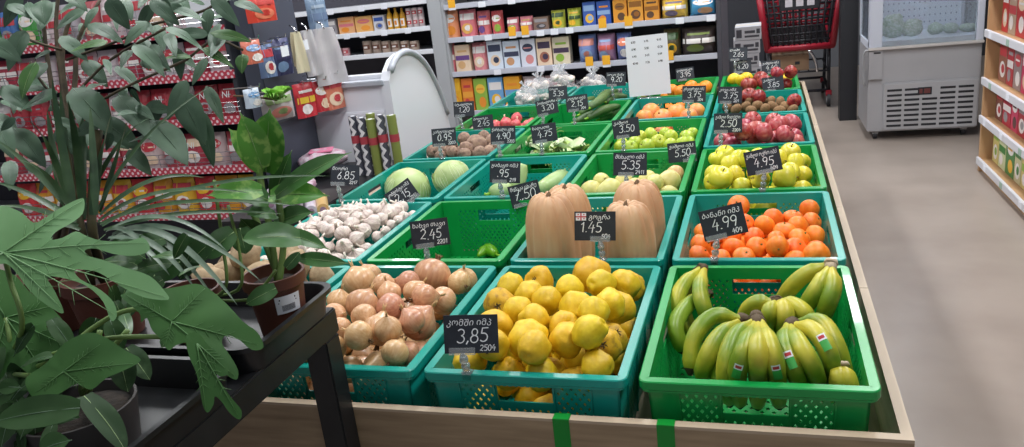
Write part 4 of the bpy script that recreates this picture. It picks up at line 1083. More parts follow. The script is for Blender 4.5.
ROWS = [
    (2, .05, [(443, 459, 11, 'pouch', (226, 150, 110), WHT, ORG, 'orange and pink cereal pouch'), (460, 477, 11, 'pouch', PNK, WHT, (226, 170, 90), 'pink cereal pouch with a pale disc'), (478, 491, 12, 'pouch', (206, 110, 116), WHT, PUR, 'rosy cereal pouch with a violet disc'), (492, 504, 12, 'pouch', (204, 92, 96), WHT, GRN, 'red cereal pouch with a green disc'), (508, 520, 18, 'pouch', (206, 120, 134), WHT, GRN, 'small pink and green packet'), (521, 534, 17, 'pouch', (210, 130, 140), WHT, (190, 160, 90), 'small pink packet above the yellow offer card'), (536, 551, 23, 'box', (128, 104, 92), GRY, (70, 66, 70), 'low brown carton tray'), (552, 566, 11, 'pouch', (176, 180, 70), DGN, YEL, 'lime green packet left of its twin'), (568, 582, 9, 'pouch', (170, 178, 64), DGN, YEL, 'lime green packet beside the blue boxes'), (584, 597, 3, 'box', BLU, LBL, YEL, 'blue cereal box beside the lime packet'), (598, 612, 2, 'box', (52, 86, 168), LBL, ORG, 'second blue cereal box beside the orange ones'), (614, 628, 0, 'box', (224, 150, 52), (150, 96, 40), BRN, 'orange cereal box beside the blue ones'), (629, 644, -1, 'box', (224, 156, 60), (150, 96, 40), BRN, 'middle orange cereal box'), (645, 660, -2, 'box', (218, 146, 54), (150, 96, 40), BRN, 'orange cereal box beside the yellow bag'), (662, 688, -2, 'bag', (226, 186, 74), WHT, (120, 104, 130), 'yellow cereal bag with a pale bowl'), (690, 718, -4, 'bag', (70, 150, 196), WHT, (196, 150, 110), 'blue and white cereal bag at the shelf end')]),
    (1, .05, [(446, 456, 45, 'pouch', PNK, WHT, CRM, 'narrow pink pouch by the white post'), (457, 472, 46, 'box', CRM, PUR, (214, 170, 120), 'cream cereal box with a violet band'), (473, 488, 44, 'pouch', (216, 134, 140), WHT, CRM, 'pink cereal pouch beside the violet band box'), (489, 504, 42, 'box', (214, 222, 234), (60, 66, 90), CRM, 'pale blue muesli box, first of three'), (505, 521, 42, 'box', (210, 220, 234), (60, 66, 90), (200, 150, 110), 'pale blue muesli box, middle of three'), (522, 537, 40, 'box', (218, 220, 232), (60, 66, 90), (214, 140, 140), 'pale blue muesli box, third of three'), (538, 553, 39, 'box', CRM, (70, 56, 80), (170, 110, 90), 'cream muesli box with a bowl'), (554, 571, 38, 'box', (220, 206, 180), (70, 56, 80), GRN, 'cream muesli box with a green foot'), (579, 597, 36, 'bag', (112, 132, 184), (196, 130, 120), LBL, 'blue foil bag of cereal pads'), (598, 616, 35, 'bag', (170, 130, 160), (206, 90, 80), LBL, 'red white and blue foil bag'), (617, 632, 34, 'bag', (108, 124, 180), (214, 120, 90), WHT, 'blue foil bag half behind the white sheet'), (664, 681, 30, 'bag', (82, 74, 50), DGN, YEL, 'brown and green foil bag by the white sheet'), (682, 717, 28, 'bag', (66, 56, 54), WHT, (112, 128, 60), 'large dark brown foil bag with white lettering band')]),
    (0, .03, [(450, 463, 80, 'box', (226, 168, 36), YEL, ORG, 'yellow carton next to the white freezer'), (464, 475, 80, 'box', (220, 120, 50), (230, 160, 60), RED, 'orange carton low on the shelf'), (476, 489, 80, 'box', (140, 176, 70), (230, 190, 70), ORG, 'green and orange carton low on the shelf'), (490, 505, 79, 'box', (110, 160, 206), WHT, YEL, 'blue carton low on the shelf'), (506, 522, 78, 'box', (226, 160, 44), (110, 160, 206), ORG, 'orange and blue carton low on the shelf'), (524, 545, 78, 'bag', (206, 190, 190), PNK, WHT, 'pale bag behind the mushroom bags'), (546, 570, 77, 'bag', (210, 180, 180), RED, WHT, 'pink and white bag behind the mushroom bags')]),
]
for lv, yo, row in ROWS:
    for k, (x0, x1, ty, kd, b, p, a, lab) in enumerate(row):
        z = LV[lv] + .0005
        xa, _ = gpx(x0, ty + 20, yo); xb, _ = gpx(x1, ty + 20, yo)
        _, zt = gpx((x0 + x1) / 2, ty, yo)
        h = max(.08, (zt - z) * 1.06); h = min(h, .25)
        dd = {'box': .07, 'pouch': .07, 'bag': .11}[kd]
        cat = {'box': 'box', 'pouch': 'packet', 'bag': 'bag'}[kd]
        pack({'box': 'cereal_box', 'pouch': 'cereal_pouch', 'bag': 'cereal_bag'}[kd], lab + {2: ' on the upper cereal shelf', 1: ' on the middle cereal shelf', 0: ''}[lv], cat, 'cereal packets on the grey shelving', G((xa + xb) / 2, yo - dd / 2 + .02, z), xb - xa - .002, h, dd, kd, b, p, a, -TH, k + (0 if kd == 'box' else lv))

# ---- the shelving bay left of the white post
ZB = [gpx(400, 52)[1], gpx(400, 29)[1], gpx(400, 2)[1]]
for z in ZB:
    mb = MB(); mb.box(-1.5, .01, z - .02, -.115, .42, z); o = mb.build('shelf_board', M_SHELF, gt)
    mb = MB(); mb.box(-1.5, -.006, z - .028, -.115, .01, z + .004, .002); mb.build('price_rail', M_WHITE, o)
for px, z in ((346, ZB[1]), (362, ZB[1]), (384, ZB[1]), (408, ZB[1]), (334, ZB[2]), (365, ZB[2]), (388, ZB[2])): rail_label(gpx(px, 30)[0], z, False, .045)
B2 = [(328, 338, 19, 'box', GRY, WHT, (90, 80, 90), 'small grey packet by the hanging bags'), (340, 356, 17, 'box', (226, 170, 120), PNK, ORG, 'orange and pink sweets box'), (357, 374, 16, 'box', (228, 176, 110), PNK, (230, 150, 60), 'orange sweets box beside its twin'), (375, 386, 15, 'box', (214, 214, 222), BLU, GRY, 'white and blue sweets box'), (387, 392.5, 8, 'bottle', (214, 160, 40), WHT, ORG, 'small yellow bottle, first of three'), (393.5, 399, 8, 'bottle', (214, 160, 40), WHT, ORG, 'small yellow bottle, middle of three'), (400, 405.5, 8, 'bottle', (208, 152, 40), WHT, ORG, 'small yellow bottle, third of three')]
for k, (x0, x1, ty, kd, b, p, a, lab) in enumerate(B2):
    xa, _ = gpx(x0, ty + 10, .06); xb, _ = gpx(x1, ty + 10, .06); _, zt = gpx((x0 + x1) / 2, ty, .06)
    pack({'box': 'sweets_box', 'bottle': 'small_bottle'}[kd], lab, {'box': 'box', 'bottle': 'bottle'}[kd], 'sweets left of the white post', G((xa + xb) / 2, .04, ZB[1] + .0005), xb - xa - .001, min(zt - ZB[1], .16), .07, kd, b, p, a, -TH, k)
for j in range(2):
    for k in range(3):
        x0 = 407 + k * 6; xa, _ = gpx(x0, 20, .06); xb, _ = gpx(x0 + 5.6, 20, .06)
        h = (gpx(412, 8, .06)[1] - ZB[1]) / 2
        pack('chocolate_cup', 'red and white chocolate cup, %s of the %s layer near the white post' % (('first', 'middle', 'last')[k], ('lower', 'upper')[j]), 'cup', 'chocolate cups by the white post', G((xa + xb) / 2, .04, ZB[1] + .0006 + j * (h + .0006)), xb - xa - .001, h, .05, 'can', (206, 190, 190), RED, WHT, -TH, k)
for k in range(6):
    x0 = 362 + k * 9.5; xa, _ = gpx(x0, 45, .05); xb, _ = gpx(x0 + 9, 45, .05); h = gpx(x0, 41.5, .05)[1] - ZB[0]
    pack('dessert_cup', 'brown and white dessert cup, number %s from the white post on the low shelf' % ('six', 'five', 'four', 'three', 'two', 'one')[k], 'cup', 'dessert cups on the low shelf', G((xa + xb) / 2, .03, ZB[0] + .0005), xb - xa - .002, max(.05, h), .05, 'can', (170, 150, 136), (110, 70, 56), WHT, -TH, k)
for k in range(3):
    x0 = 329 + k * 7; xa, _ = gpx(x0, 52, .05); xb, _ = gpx(x0 + 6.5, 52, .05)
    pack('yogurt_cup', 'red topped small cup, %s beside the dessert cups' % ('first', 'second', 'third')[k], 'cup', 'red cups on the low shelf', G((xa + xb) / 2, .03, ZB[0] + .0005), xb - xa - .002, .055, .05, 'can', (196, 150, 156), RED, WHT, -TH, k)

# ---------------------------------------------------------------- white serving freezer left of the table
ft = thing('chest_freezer', 'white chest freezer with a rounded end panel beside the beetroot crate', 'freezer', (-.2, 2.2, 0))
# end profile (y, z) relative to the freezer foot; the top bows up and over
PRF = [(0, .0), (0, 1.07), (.03, 1.11), (.10, 1.155), (.18, 1.175), (.27, 1.17), (.36, 1.14), (.45, 1.085), (.53, 1.0), (.60, .90), (.66, .78), (.68, .7), (.68, 0)]
M_FZW = mat('freezer_white', rgb(226, 228, 236), .3)
M_FZG = mat('freezer_grey_trim', rgb(176, 180, 190), .35)
mb = MB(); mb.prism([(y, z) for y, z in PRF], -.045, 0, 'x'); mb.build('end_panel', M_FZW, ft)
mb = MB(); mb.tube(catmull([(.0, y, z) for y, z in PRF[2:11]], 3), .017, 8); o = mb.build('end_trim', M_FZG, ft, True); o['label'] = 'grey curved trim'
mb = MB(); mb.box(-1.25, .0, .10, -.045, .66, .93, .006); mb.build('body', M_FZW, ft)
mb = MB(); mb.box(-1.25, .012, .93, -.045, .05, 1.055); mb.build('rear_screen', M_FZW, ft)
mb = MB(); mb.box(-1.25, -.012, 1.05, -.03, .06, 1.075, .004); mb.build('rail', M_FZG, ft); 
mb = MB(); mb.box(-1.25, .06, 1.06, -.045, .125, 1.095, .004); mb.build('top_ledge', M_FZW, ft)
vs = catmull([(0, y, z - .012) for y, z in PRF[3:11]], 3)
for a in (.13, .36):
    mb = MB(); mb.box(-1.23, a, 1.062 - a * .12, -.05, a + .26, 1.07 - a * .12, .002); mb.build('sliding_lid', mat('freezer_glass', rgb(222, 228, 234), .1, trans=.4), ft)
mb = MB(); mb.box(-1.22, .04, 0, -.07, .62, .10); mb.build('plinth', M_DARK, ft)

# ---------------------------------------------------------------- upright refrigerated display at the end of the aisle
M_FR = mat('cooler_grey', rgb(170, 170, 174), .4, c2=rgb(176, 176, 180), scale=3)
M_FRW = mat('cooler_white', rgb(206, 212, 226), .4)
M_FRI = mat('cooler_inside', rgb(220, 226, 240), .5)
M_HOLE = mat('hole_dark', rgb(150, 160, 182), .6)
M_SLOT = mat('slot_black', rgb(38, 40, 46), .5)
Y0 = 5.04
X0, X1 = aty(868.5, 80, Y0).x, aty(981, 80, Y0).x
ct = thing('display_cooler', 'grey upright glass display cooler with a slotted vent, on castors at the aisle end', 'cooler', (X0, Y0, 0))
cw = X1 - X0; DP = .62; ZW = aty(925, 46, Y0).z
# body front with slot holes
mb = MB(); mb.box(0, .02, .06, cw, DP, ZW, .008); mb.build('body', M_FR, ct, 'auto')
mb = MB()
mb.box(.10, -.012, .07, cw - .01, .02, .42, .01); o = mb.build('vent_panel', M_FR, ct)
s = MB()
for r_ in range(8):
    for k in range(5):
        x = .125 + k * (cw - .15) / 5; z = .10 + r_ * .037
        if r_ in (6, 7) and k == 2: continue
        s.box(x, -.014, z, x + (cw - .15) / 5 - .018, -.011, z + .016, .0012)
s.build('vent_slots', M_SLOT, o)
s = MB(); s.box(.325, -.015, .325, .415, -.011, .378); s.mi = 1; s.box(.335, -.016, .334, .355, -.0145, .368); s.box(.365, -.016, .334, .405, -.0145, .368); s.build('controller', [M_SLOT, flat(110, 60, 60)], o)
mb = MB(); mb.box(.0, -.004, .45, .09, .022, ZW - .012, .004); mb.mi = 1; mb.box(.03, -.006, ZW - .03, .075, -.003, ZW - .018); mb.build('corner_cover', [M_FR, M_SLOT], ct)
mb = MB(); mb.box(-.004, -.012, ZW - .006, cw + .004, .03, ZW + .014, .003); mb.build('front_sill', mat('cooler_sill', rgb(206, 202, 200), .35), ct)
mb = MB(); mb.box(0, .03, ZW, cw, DP, ZW + .05); mb.build('well_floor', M_FRI, ct)
mb = MB(); mb.box(.02, DP - .03, ZW + .05, cw - .02, DP, 1.75)
mb.mi = 1
for r_ in range(20):
    for k in range(18): mb.box(.05 + k * .036, DP - .032, ZW + .10 + r_ * .05, .058 + k * .036, DP - .03, ZW + .112 + r_ * .05)
mb.build('back_liner', [M_FRI, M_HOLE], ct)
mb = MB(); mb.box(0, .0, ZW + .01, .085, .09, 1.75, .006); mb.build('corner_post', M_FRW, ct)
mb = MB(); mb.box(cw - .045, .0, ZW + .01, cw, .06, 1.75, .006); mb.build('corner_post', M_FRW, ct)
mb = MB(); mb.box(0, DP - .06, ZW, .03, DP, 1.75); mb.box(cw - .03, DP - .06, ZW, cw, DP, 1.75); mb.build('rear_post', M_FRW, ct)
mb = MB(); mb.box(0, 0, 1.75, cw, DP, 1.98, .01); mb.build('canopy', M_FRW, ct)
M_GLASS = mat('cooler_glass', rgb(238, 244, 246), .03, trans=.97)
mb = MB(); mb.box(.085, .012, ZW + .014, cw - .045, .018, 1.75); mb.build('front_glass', M_GLASS, ct)
mb = MB(); mb.box(.006, .09, ZW + .014, .012, DP - .06, 1.75); mb.build('side_glass', M_GLASS, ct)
mb = MB(); mb.box(cw - .012, .06, ZW + .014, cw - .006, DP - .06, 1.75); mb.build('side_glass', M_GLASS, ct)
mb = MB(); mb.tube([(-.012, .06, .40), (-.03, .06, .42), (-.034, .05, .62), (-.02, .03, .66), (.0, .02, .66)], .008, 8); mb.build('side_handle', M_GREY, ct, True)
mb = MB(); mb.box(.2, .2, 1.72, cw - .2, .24, 1.75); mb.build('lamp', mat('cooler_lamp', (.9, .95, 1, 1), .5, emit=22), ct)
for x in (.06, cw - .08):
    for y in (.07, DP - .07):
        mb = MB(); mb.box(x - .02, y - .02, .04, x + .02, y + .02, .06); mb.mi = 1
        mb.tube([(x - .013, y, .026), (x + .013, y, .026)], .026, 16); mb.build('castor', [M_GREY, M_SLOT], ct, 'auto')
M_FZB = mat('frosted_pack', rgb(172, 196, 178), .3, c2=rgb(222, 232, 234), scale=9, trans=.1, bump=.4, bscale=20)
for k, (px, py, sx, sz, lab) in enumerate(((893, 26, .15, .17, 'pale green frozen bag standing tallest in the cooler'), (912, 31, .14, .12, 'green frozen bag beside the tallest one in the cooler'), (935, 33, .10, .08, 'low frozen bag in the middle of the cooler'), (950, 34, .11, .07, 'flat frozen bag right of the middle of the cooler'), (968, 31, .12, .06, 'frozen bag against the right post of the cooler'))):
    c = aty(px, py, Y0 + .22); c.z = ZW + .05 + sz * .5
    o = link('frozen_bag', globe('frozen_bag', M_FZB, (1, .6, 1.5), .25, 2.4, seed=k + 30, nu=20, nv=14), None, c); o.scale = (sx, sx, sz / 1.5 * 1.05)
    tag(o, lab, 'bag', 'frozen bags in the cooler')

# ---------------------------------------------------------------- dark column and things at the end of the aisle
mb = MB(); mb.box(2.083, 5.80, 0, 2.215, 5.95, 3.1); o = struct('column_dark', mb, mat('column_black', rgb(34, 35, 40), .5))
# shopping trolley
M_TRED = mat('trolley_red', rgb(150, 26, 44), .4); M_TBLK = mat('trolley_black', rgb(34, 34, 40), .45)
YC = 6.35
def cp(px, py, y=YC): return aty(px, py, y)
tl, bl, br, tr = cp(762, 0), cp(768, 49), cp(832, 46), cp(843, 0)
ct2 = thing('shopping_trolley', 'red and black plastic shopping trolley at the end of the aisle', 'trolley', ((bl.x + br.x) / 2, YC, 0))
cxm = ct2.location.x; hb = .27; ht = .345; zb_, zt_ = (bl.z + br.z) / 2, 1.12
DT = .85
def tp(s, t, v):          # s -1..1 across, t 0..1 depth, v 0..1 height
    hw = hb + (ht - hb) * v; hw *= 1 + .06 * t
    return Vector((s * hw, -.02 * v + t * DT, zb_ + (zt_ - zb_) * v + (.10 * t * (1 - v))))
mb = MB()
for v in (0, 1):
    L = [tp(-1, 0, v), tp(1, 0, v), tp(1, 1, v), tp(-1, 1, v), tp(-1, 0, v)]
    mb.tube(L, .028 if v else .03, 8)
for s_ in (-1, 1): mb.tube([tp(s_, 0, 0), tp(s_, 0, 1)], .03, 8); mb.tube([tp(s_, 1, 0), tp(s_, 1, 1)], .024, 8)
mb.build('basket_rim', M_TRED, ct2, True)
def grid(name, Pf, nu, nv, m, r=.007):
    mb = MB()
    for i in range(1, nu): mb.tube([Pf(i / nu, 0), Pf(i / nu, .5), Pf(i / nu, 1)], r, 5)
    for j in range(1, nv): mb.tube([Pf(0, j / nv), Pf(.5, j / nv), Pf(1, j / nv)], r * .9, 5)
    return mb.build(name, m, ct2, True)
grid('front_grille', lambda a, b: tp(a * 2 - 1, 0, b), 12, 9, M_TBLK, .010)
grid('side_grille', lambda a, b: tp(-1, a, b), 14, 9, M_TBLK, .010); grid('side_grille', lambda a, b: tp(1, a, b), 14, 9, M_TBLK, .010)
grid('floor_grille', lambda a, b: tp(a * 2 - 1, b, 0), 10, 12, M_TBLK, .010)
grid('rear_flap', lambda a, b: tp(a * 2 - 1, .97, b), 12, 9, M_TRED, .011)
mb = MB(); mb.box(-.16, -.045, zb_ + .33, .16, -.03, zb_ + .45, .004); mb.mi = 1
for x in (-.12, -.03, .06): mb.box(x, -.047, zb_ + .36, x + .06, -.044, zb_ + .42)
mb.build('front_badge', [M_TBLK, flat(196, 190, 196)], ct2)
mb = MB()
for s_ in (-1, 1):
    mb.tube([(s_ * .25, .12, .15), (s_ * .25, .10, zb_ - .02)], .015, 8)
    mb.tube([(s_ * .25, .12, .15), (s_ * .26, DT, .15), (s_ * .28, DT + .06, .6), (s_ * .29, DT + .12, 1.05)], .015, 8)
mb.tube([(-.25, .12, .15), (.25, .12, .15)], .013, 8); mb.tube([(-.26, DT, .15), (.26, DT, .15)], .013, 8)
mb.tube([(-.29, DT + .12, 1.05), (.29, DT + .12, 1.05)], .018, 8)
mb.build('chassis', M_TBLK, ct2, True)
mb = MB(); q0 = cp(808, 50) - ct2.location; q1 = cp(817, 72) - ct2.location
mb.tube(bez(q0, (q0 + q1) / 2 + Vector((.04, 0, .03)), q1, 8), .012, 8); o = mb.build('guard_tube', M_CHROME, ct2, True); o['label'] = 'bright chrome bent tube'
for s_ in (-1, 1):
    for y in (.12, DT):
        mb = MB(); mb.tube([(s_ * .25 - .014, y, .062), (s_ * .25 + .014, y, .062)], .062, 18)
        mb.mi = 1; mb.tube([(s_ * .25 - .017, y, .062), (s_ * .25 + .017, y, .062)], .03, 14); mb.mi = 2; mb.box(s_ * .25 - .025, y - .03, .10, s_ * .25 + .025, y + .03, .15, .004)
        mb.build('castor', [M_SLOT, M_GREY, M_TRED], ct2, 'auto')
# carton behind the lemons, stack of white cartons, red storage
M_CARD = mat('cardboard', rgb(158, 128, 100), .75, c2=rgb(148, 118, 92), scale=6)
a = aty(772, 72, 6.46); b = aty(809, 54, 6.46)
zr = a.z
mb = MB()
for k in range(7): mb.tube([(-.24 + k * .08, .08, zr - .012), (-.24 + k * .08, DT, zr - .012)], .007, 6)
for y in (.08, DT): mb.tube([(-.26, y, zr - .014), (.26, y, zr - .014)], .009, 6)
mb.build('lower_rack', M_TBLK, ct2, True)
t = thing('carton', 'brown cardboard carton on the lower rack of the shopping trolley', 'box', ((a.x + b.x) / 2, 6.46, zr - .004))
w2 = (b.x - a.x) / 2; hh = b.z - a.z
mb = MB(); mb.box(-w2, 0, 0, w2, .35, hh, .003); mb.build('body', M_CARD, t)
mb = MB(); mb.box(.04, -.002, hh * .4, .08, .002, hh * .6, .001); mb.build('hand_hole', M_SLOT, t)
mb = MB(); mb.box(-w2, .12, hh, w2, .18, hh + .001); mb.build('sealing_tape', flat(196, 176, 150), t)
M_WCARD = mat('white_carton', rgb(186, 186, 192), .6)
zc = 0
for k in range(9):
    h = .10
    t = thing('printed_carton', 'white printed carton, %s of the stack between shelving and trolley' % ('lowest', 'second from below', 'third from below', 'fourth from below', 'middle', 'fourth from top', 'third from top', 'second from top', 'topmost')[k], 'box', (1.36 + .01 * (k % 3), 5.1, zc), (0, 0, .04 * (k % 2)), 'stacked white cartons')
    mb = MB(); mb.box(-.095, 0, 0, .095, .3, h - .001, .003); mb.build('body', M_WCARD, t)
    mb = MB(); mb.box(-.085, -.001, .02, -.045, 0, .08); mb.box(-.025, -.001, .02, .08, 0, .035); mb.box(-.025, -.001, .05, .05, 0, .07); mb.box(.06, -.001, .045, .085, 0, .08); mb.build('print', flat(70, 70, 78), t)
    mb = MB(); mb.box(-.095, .12, h - .001, .095, .18, h - .0004); mb.build('sealing_tape', flat(206, 196, 180), t)
    zc += h
# dark plastic bin and back doors far behind
mb = MB(); mb.box(.6, 8.84, 0, 1.5, 8.9, 2.1); o = struct('door_1', mb, mat('dark_door', rgb(58, 60, 68), .5))
mb = MB(); mb.box(1.7, 8.84, 0, 2.6, 8.9, 2.1); o = struct('door_2', mb, mat('pale_door', rgb(120, 122, 128), .5))

# ---------------------------------------------------------------- gondola at the right edge
M_OAK = mat('shelf_oak', rgb(186, 148, 108), .55, c2=rgb(168, 130, 92), scale=4, stretch=(2, 2, .4))
M_RAILW = mat('white_price_rail', rgb(206, 206, 212), .4)
XG = 2.738
rt = thing('bread_gondola', 'oak shelving with white price rails along the right side of the aisle', 'shelf', (XG, 0, 0))
Ya, Yb = 1.2, 4.13
mb = MB(); mb.box(.0, Yb - .03, 0, .45, Yb, 1.9, .002); mb.build('end_panel', M_OAK, rt)
mb = MB(); mb.box(.0, Ya, 0, .45, Ya + .03, 1.9, .002); mb.build('end_panel', M_OAK, rt)
mb = MB(); mb.box(.45, Ya, 0, .47, Yb, 1.9); mb.build('back_panel', M_OAK, rt)
ZR = [.085, .345, .575, .855, 1.14]
for k, z in enumerate(ZR):
    mb = MB(); mb.box(.005, Ya + .03, z - .03, .45, Yb - .03, z - .006); o = mb.build('shelf_board', M_OAK, rt)
    mb = MB(); mb.box(-.012, Ya, z - .040, .005, Yb, z + .004, .002); mb.build('price_rail', M_RAILW, o)
    for j in range(8):
        y = Ya + .18 + j * .36 + .07 * (k % 2)
        mb = MB(); mb.box(-.014, y, z - .036, -.012, y + .05, z - .002); o2 = mb.build('shelf_label', flat(150, 176, 160) if (j + k) % 3 == 0 else M_PAPER, o)
mb = MB(); mb.box(.02, Ya + .03, 0, .43, Yb - .03, .05); mb.build('plinth', M_OAK, rt)
RC = [[('pouch', (206, 190, 120), GRN, WHT, 'beige and green packet'), ('pouch', (200, 206, 160), (60, 130, 60), WHT, 'pale green packet'), ('pouch', (70, 130, 66), WHT, YEL, 'green packet'), ('pouch', (196, 190, 150), (60, 130, 60), WHT, 'cream packet with green band')],
      [('pouch', (120, 70, 60), RED, WHT, 'brown and red packet'), ('pouch', (178, 40, 62), WHT, GRY, 'crimson packet'), ('pouch', (200, 60, 96), WHT, (90, 60, 60), 'pink packet'), ('pouch', (170, 40, 56), GRY, WHT, 'dark red packet')],
      [('pouch', (150, 96, 80), RED, WHT, 'tan and red packet'), ('pouch', (180, 42, 56), WHT, GRY, 'red packet'), ('pouch', (150, 130, 130), RED, WHT, 'grey packet with red band'), ('pouch', (196, 48, 92), WHT, CRM, 'magenta packet')],
      [('pouch', (190, 44, 50), WHT, CRM, 'bright red packet'), ('pouch', (176, 150, 130), RED, WHT, 'beige packet with red band'), ('pouch', (186, 46, 52), CRM, WHT, 'red packet with cream band'), ('pouch', (196, 170, 140), (150, 60, 50), WHT, 'cream bread packet')]]
OR = ['first', 'second', 'third', 'fourth', 'fifth', 'sixth', 'seventh', 'eighth', 'ninth', 'tenth', 'eleventh', 'twelfth', 'thirteenth', 'fourteenth', 'fifteenth', 'sixteenth', 'seventeenth', 'eighteenth']
for lv in range(4):
    y = Yb - .06; n = 0
    while y > 1.42 and n < 18:
        kd, b, p, a, lab = RC[lv][n % 4]; kd = 'box'; w_ = .13 + .02 * ((n + lv) % 3)
        y -= w_
        pack('snack_packet', '%s, %s from the far end of the %s oak shelf' % (lab, OR[n], ('lowest', 'second', 'third', 'fourth')[lv]), 'packet', 'packets on the oak shelving', Vector((XG + .06, y + w_ / 2, ZR[lv] - .0055)), w_ - .006, (.225, .20, .235, .26)[lv], .085, kd, b, p, a, -PI / 2, n)
        n += 1
# ---------------------------------------------------------------- sweets gondola behind the plants
YG, XE = 1.8, -.74
def dots_mat():
    m = bpy.data.materials.new('red_polka_rail'); m.use_nodes = True
    N = m.node_tree.nodes; K = m.node_tree.links; b = N['Principled BSDF']
    tc = N.new('ShaderNodeTexCoord'); mp = N.new('ShaderNodeMapping')
    mp.inputs['Rotation'].default_value = (0, PI / 4, 0); mp.inputs['Scale'].default_value = (44, 0, 44)
    K.new(tc.outputs['Object'], mp.inputs[0])
    fr = N.new('ShaderNodeVectorMath'); fr.operation = 'FRACTION'; K.new(mp.outputs[0], fr.inputs[0])
    sb = N.new('ShaderNodeVectorMath'); sb.operation = 'SUBTRACT'; sb.inputs[1].default_value = (.5, 0, .5); K.new(fr.outputs[0], sb.inputs[0])
    ln = N.new('ShaderNodeVectorMath'); ln.operation = 'LENGTH'; K.new(sb.outputs[0], ln.inputs[0])
    lt = N.new('ShaderNodeMath'); lt.operation = 'LESS_THAN'; lt.inputs[1].default_value = .30; K.new(ln.outputs['Value'], lt.inputs[0])
    mx = N.new('ShaderNodeMix'); mx.data_type = 'RGBA'; mx.inputs[6].default_value = rgb(186, 62, 80); mx.inputs[7].default_value = rgb(228, 206, 212)
    K.new(lt.outputs[0], mx.inputs[0]); K.new(mx.outputs[2], b.inputs['Base Color']); b.inputs['Roughness'].default_value = .5
    return m
M_DOTS = dots_mat()
XW = -2.9
sg = thing('sweets_gondola', 'shelving with red and white dotted price rails behind the tall plants', 'shelf', (XE, YG, 0))
mb = MB(); mb.box(XW - XE, .35, 0, 0, .38, 2.0); mb.build('back_panel', M_SBACK, sg)
mb = MB(); mb.box(-.025, -.0, 0, 0, .35, 2.0, .003); mb.build('end_panel', M_DARK, sg)
mb = MB(); mb.box(XW - XE, 0.02, 0, -.025, .35, .1); mb.build('plinth', M_SBACK, sg)
ZS = [.56, .785, 1.01, 1.215, 1.41]
for z in ZS:
    mb = MB(); mb.box(XW - XE, .0, z - .022, -.025, .35, z); o = mb.build('shelf_board', M_SHELF, sg)
    mb = MB(); mb.box(XW - XE, -.008, z - .030, -.004, -.001, z + .006); mb.build('dotted_rail', M_DOTS, o)
    mb = MB()
    for j in range(3): mb.tube([(XW - XE, -.004, z + .025 + .022 * j), (-.01, -.004, z + .025 + .022 * j)], .0018, 5)
    for j in range(22): mb.tube([(-.02 - j * .1, -.004, z), (-.02 - j * .1, -.004, z + .07)], .0018, 5)
    mb.build('wire_guard', M_CHROME, o)
SR = [[('pouch', (222, 180, 60), RED, WHT, 'yellow and red pack'), ('pouch', (214, 150, 50), WHT, RED, 'orange pack with a white band'), ('pouch', (206, 60, 66), YEL, WHT, 'red and yellow pack')],
      [('pouch', (176, 70, 80), WHT, GRY, 'crimson pack'), ('pouch', (196, 176, 176), RED, CRM, 'pale pack with a red disc'), ('pouch', (166, 60, 74), CRM, WHT, 'deep red pack')],
      [('pouch', (172, 52, 64), (172, 52, 64), GRY, 'red pack with white capitals'), ('pouch', (160, 50, 60), (160, 50, 60), GRY, 'dark red pack with white capitals'), ('pouch', (206, 200, 200), RED, WHT, 'white pack with a red band')],
      [('pouch', (196, 170, 176), RED, WHT, 'pale raspberry pack'), ('pouch', (164, 56, 74), WHT, WHT, 'red pack with a round window'), ('pouch', (200, 190, 196), RED, WHT, 'white and red pack')],
      [('pouch', (206, 186, 190), RED, WHT, 'white and red tall pack'), ('pouch', (176, 84, 90), WHT, CRM, 'red tall pack'), ('pouch', (176, 170, 178), RED, GRY, 'grey and red tall pack')]]
for lv in range(5):
    x = XE - .04; n = 0
    while x > -2.15 and n < 12:
        kd, b, p, a, lab = SR[lv][n % 3]
        w_ = .118 + .012 * ((n + lv) % 2)
        if lv == 4 and n == 0: x -= .16
        if lv == 4 and n > 6: b = (70, 150, 70) if n % 2 else (70, 110, 170)
        x -= w_
        o = pack('sweets_pack', '%s, %s from the right-hand end of the %s dotted shelf' % (lab if not (lv == 4 and n > 6) else 'green or blue tall pack', OR[n], ('lowest', 'second', 'third', 'fourth', 'top')[lv]), 'packet', 'packs on the dotted shelves', Vector((x + w_ / 2, YG + .03, ZS[lv] + .0005)), w_ - .006, (.165, .15, .145, .14, .17)[lv], .07, kd, b, p, a, 0, n + lv)
        if lv in (2, 1) and n < 4:
            mb = MB(); write(mb, 'NI', -.02, .085, .042, -.004); mb.build('lettering', M_CHALK, o)
        n += 1
mb = MB()
# white carton at the right end of the top dotted shelf
mb.box(-.085, 0, 0, .085, .2, .2, .003); o = mb.build('white_carton', M_WHITE, None, False, (XE - .14, YG + .03, ZS[4] + .001)); tag(o, 'plain white carton at the right-hand end of the top dotted shelf', 'box')
mb = MB(); mb.box(-.085, .08, .2, .085, .12, .2008); mb.build('sealing_tape', flat(200, 190, 170), o)

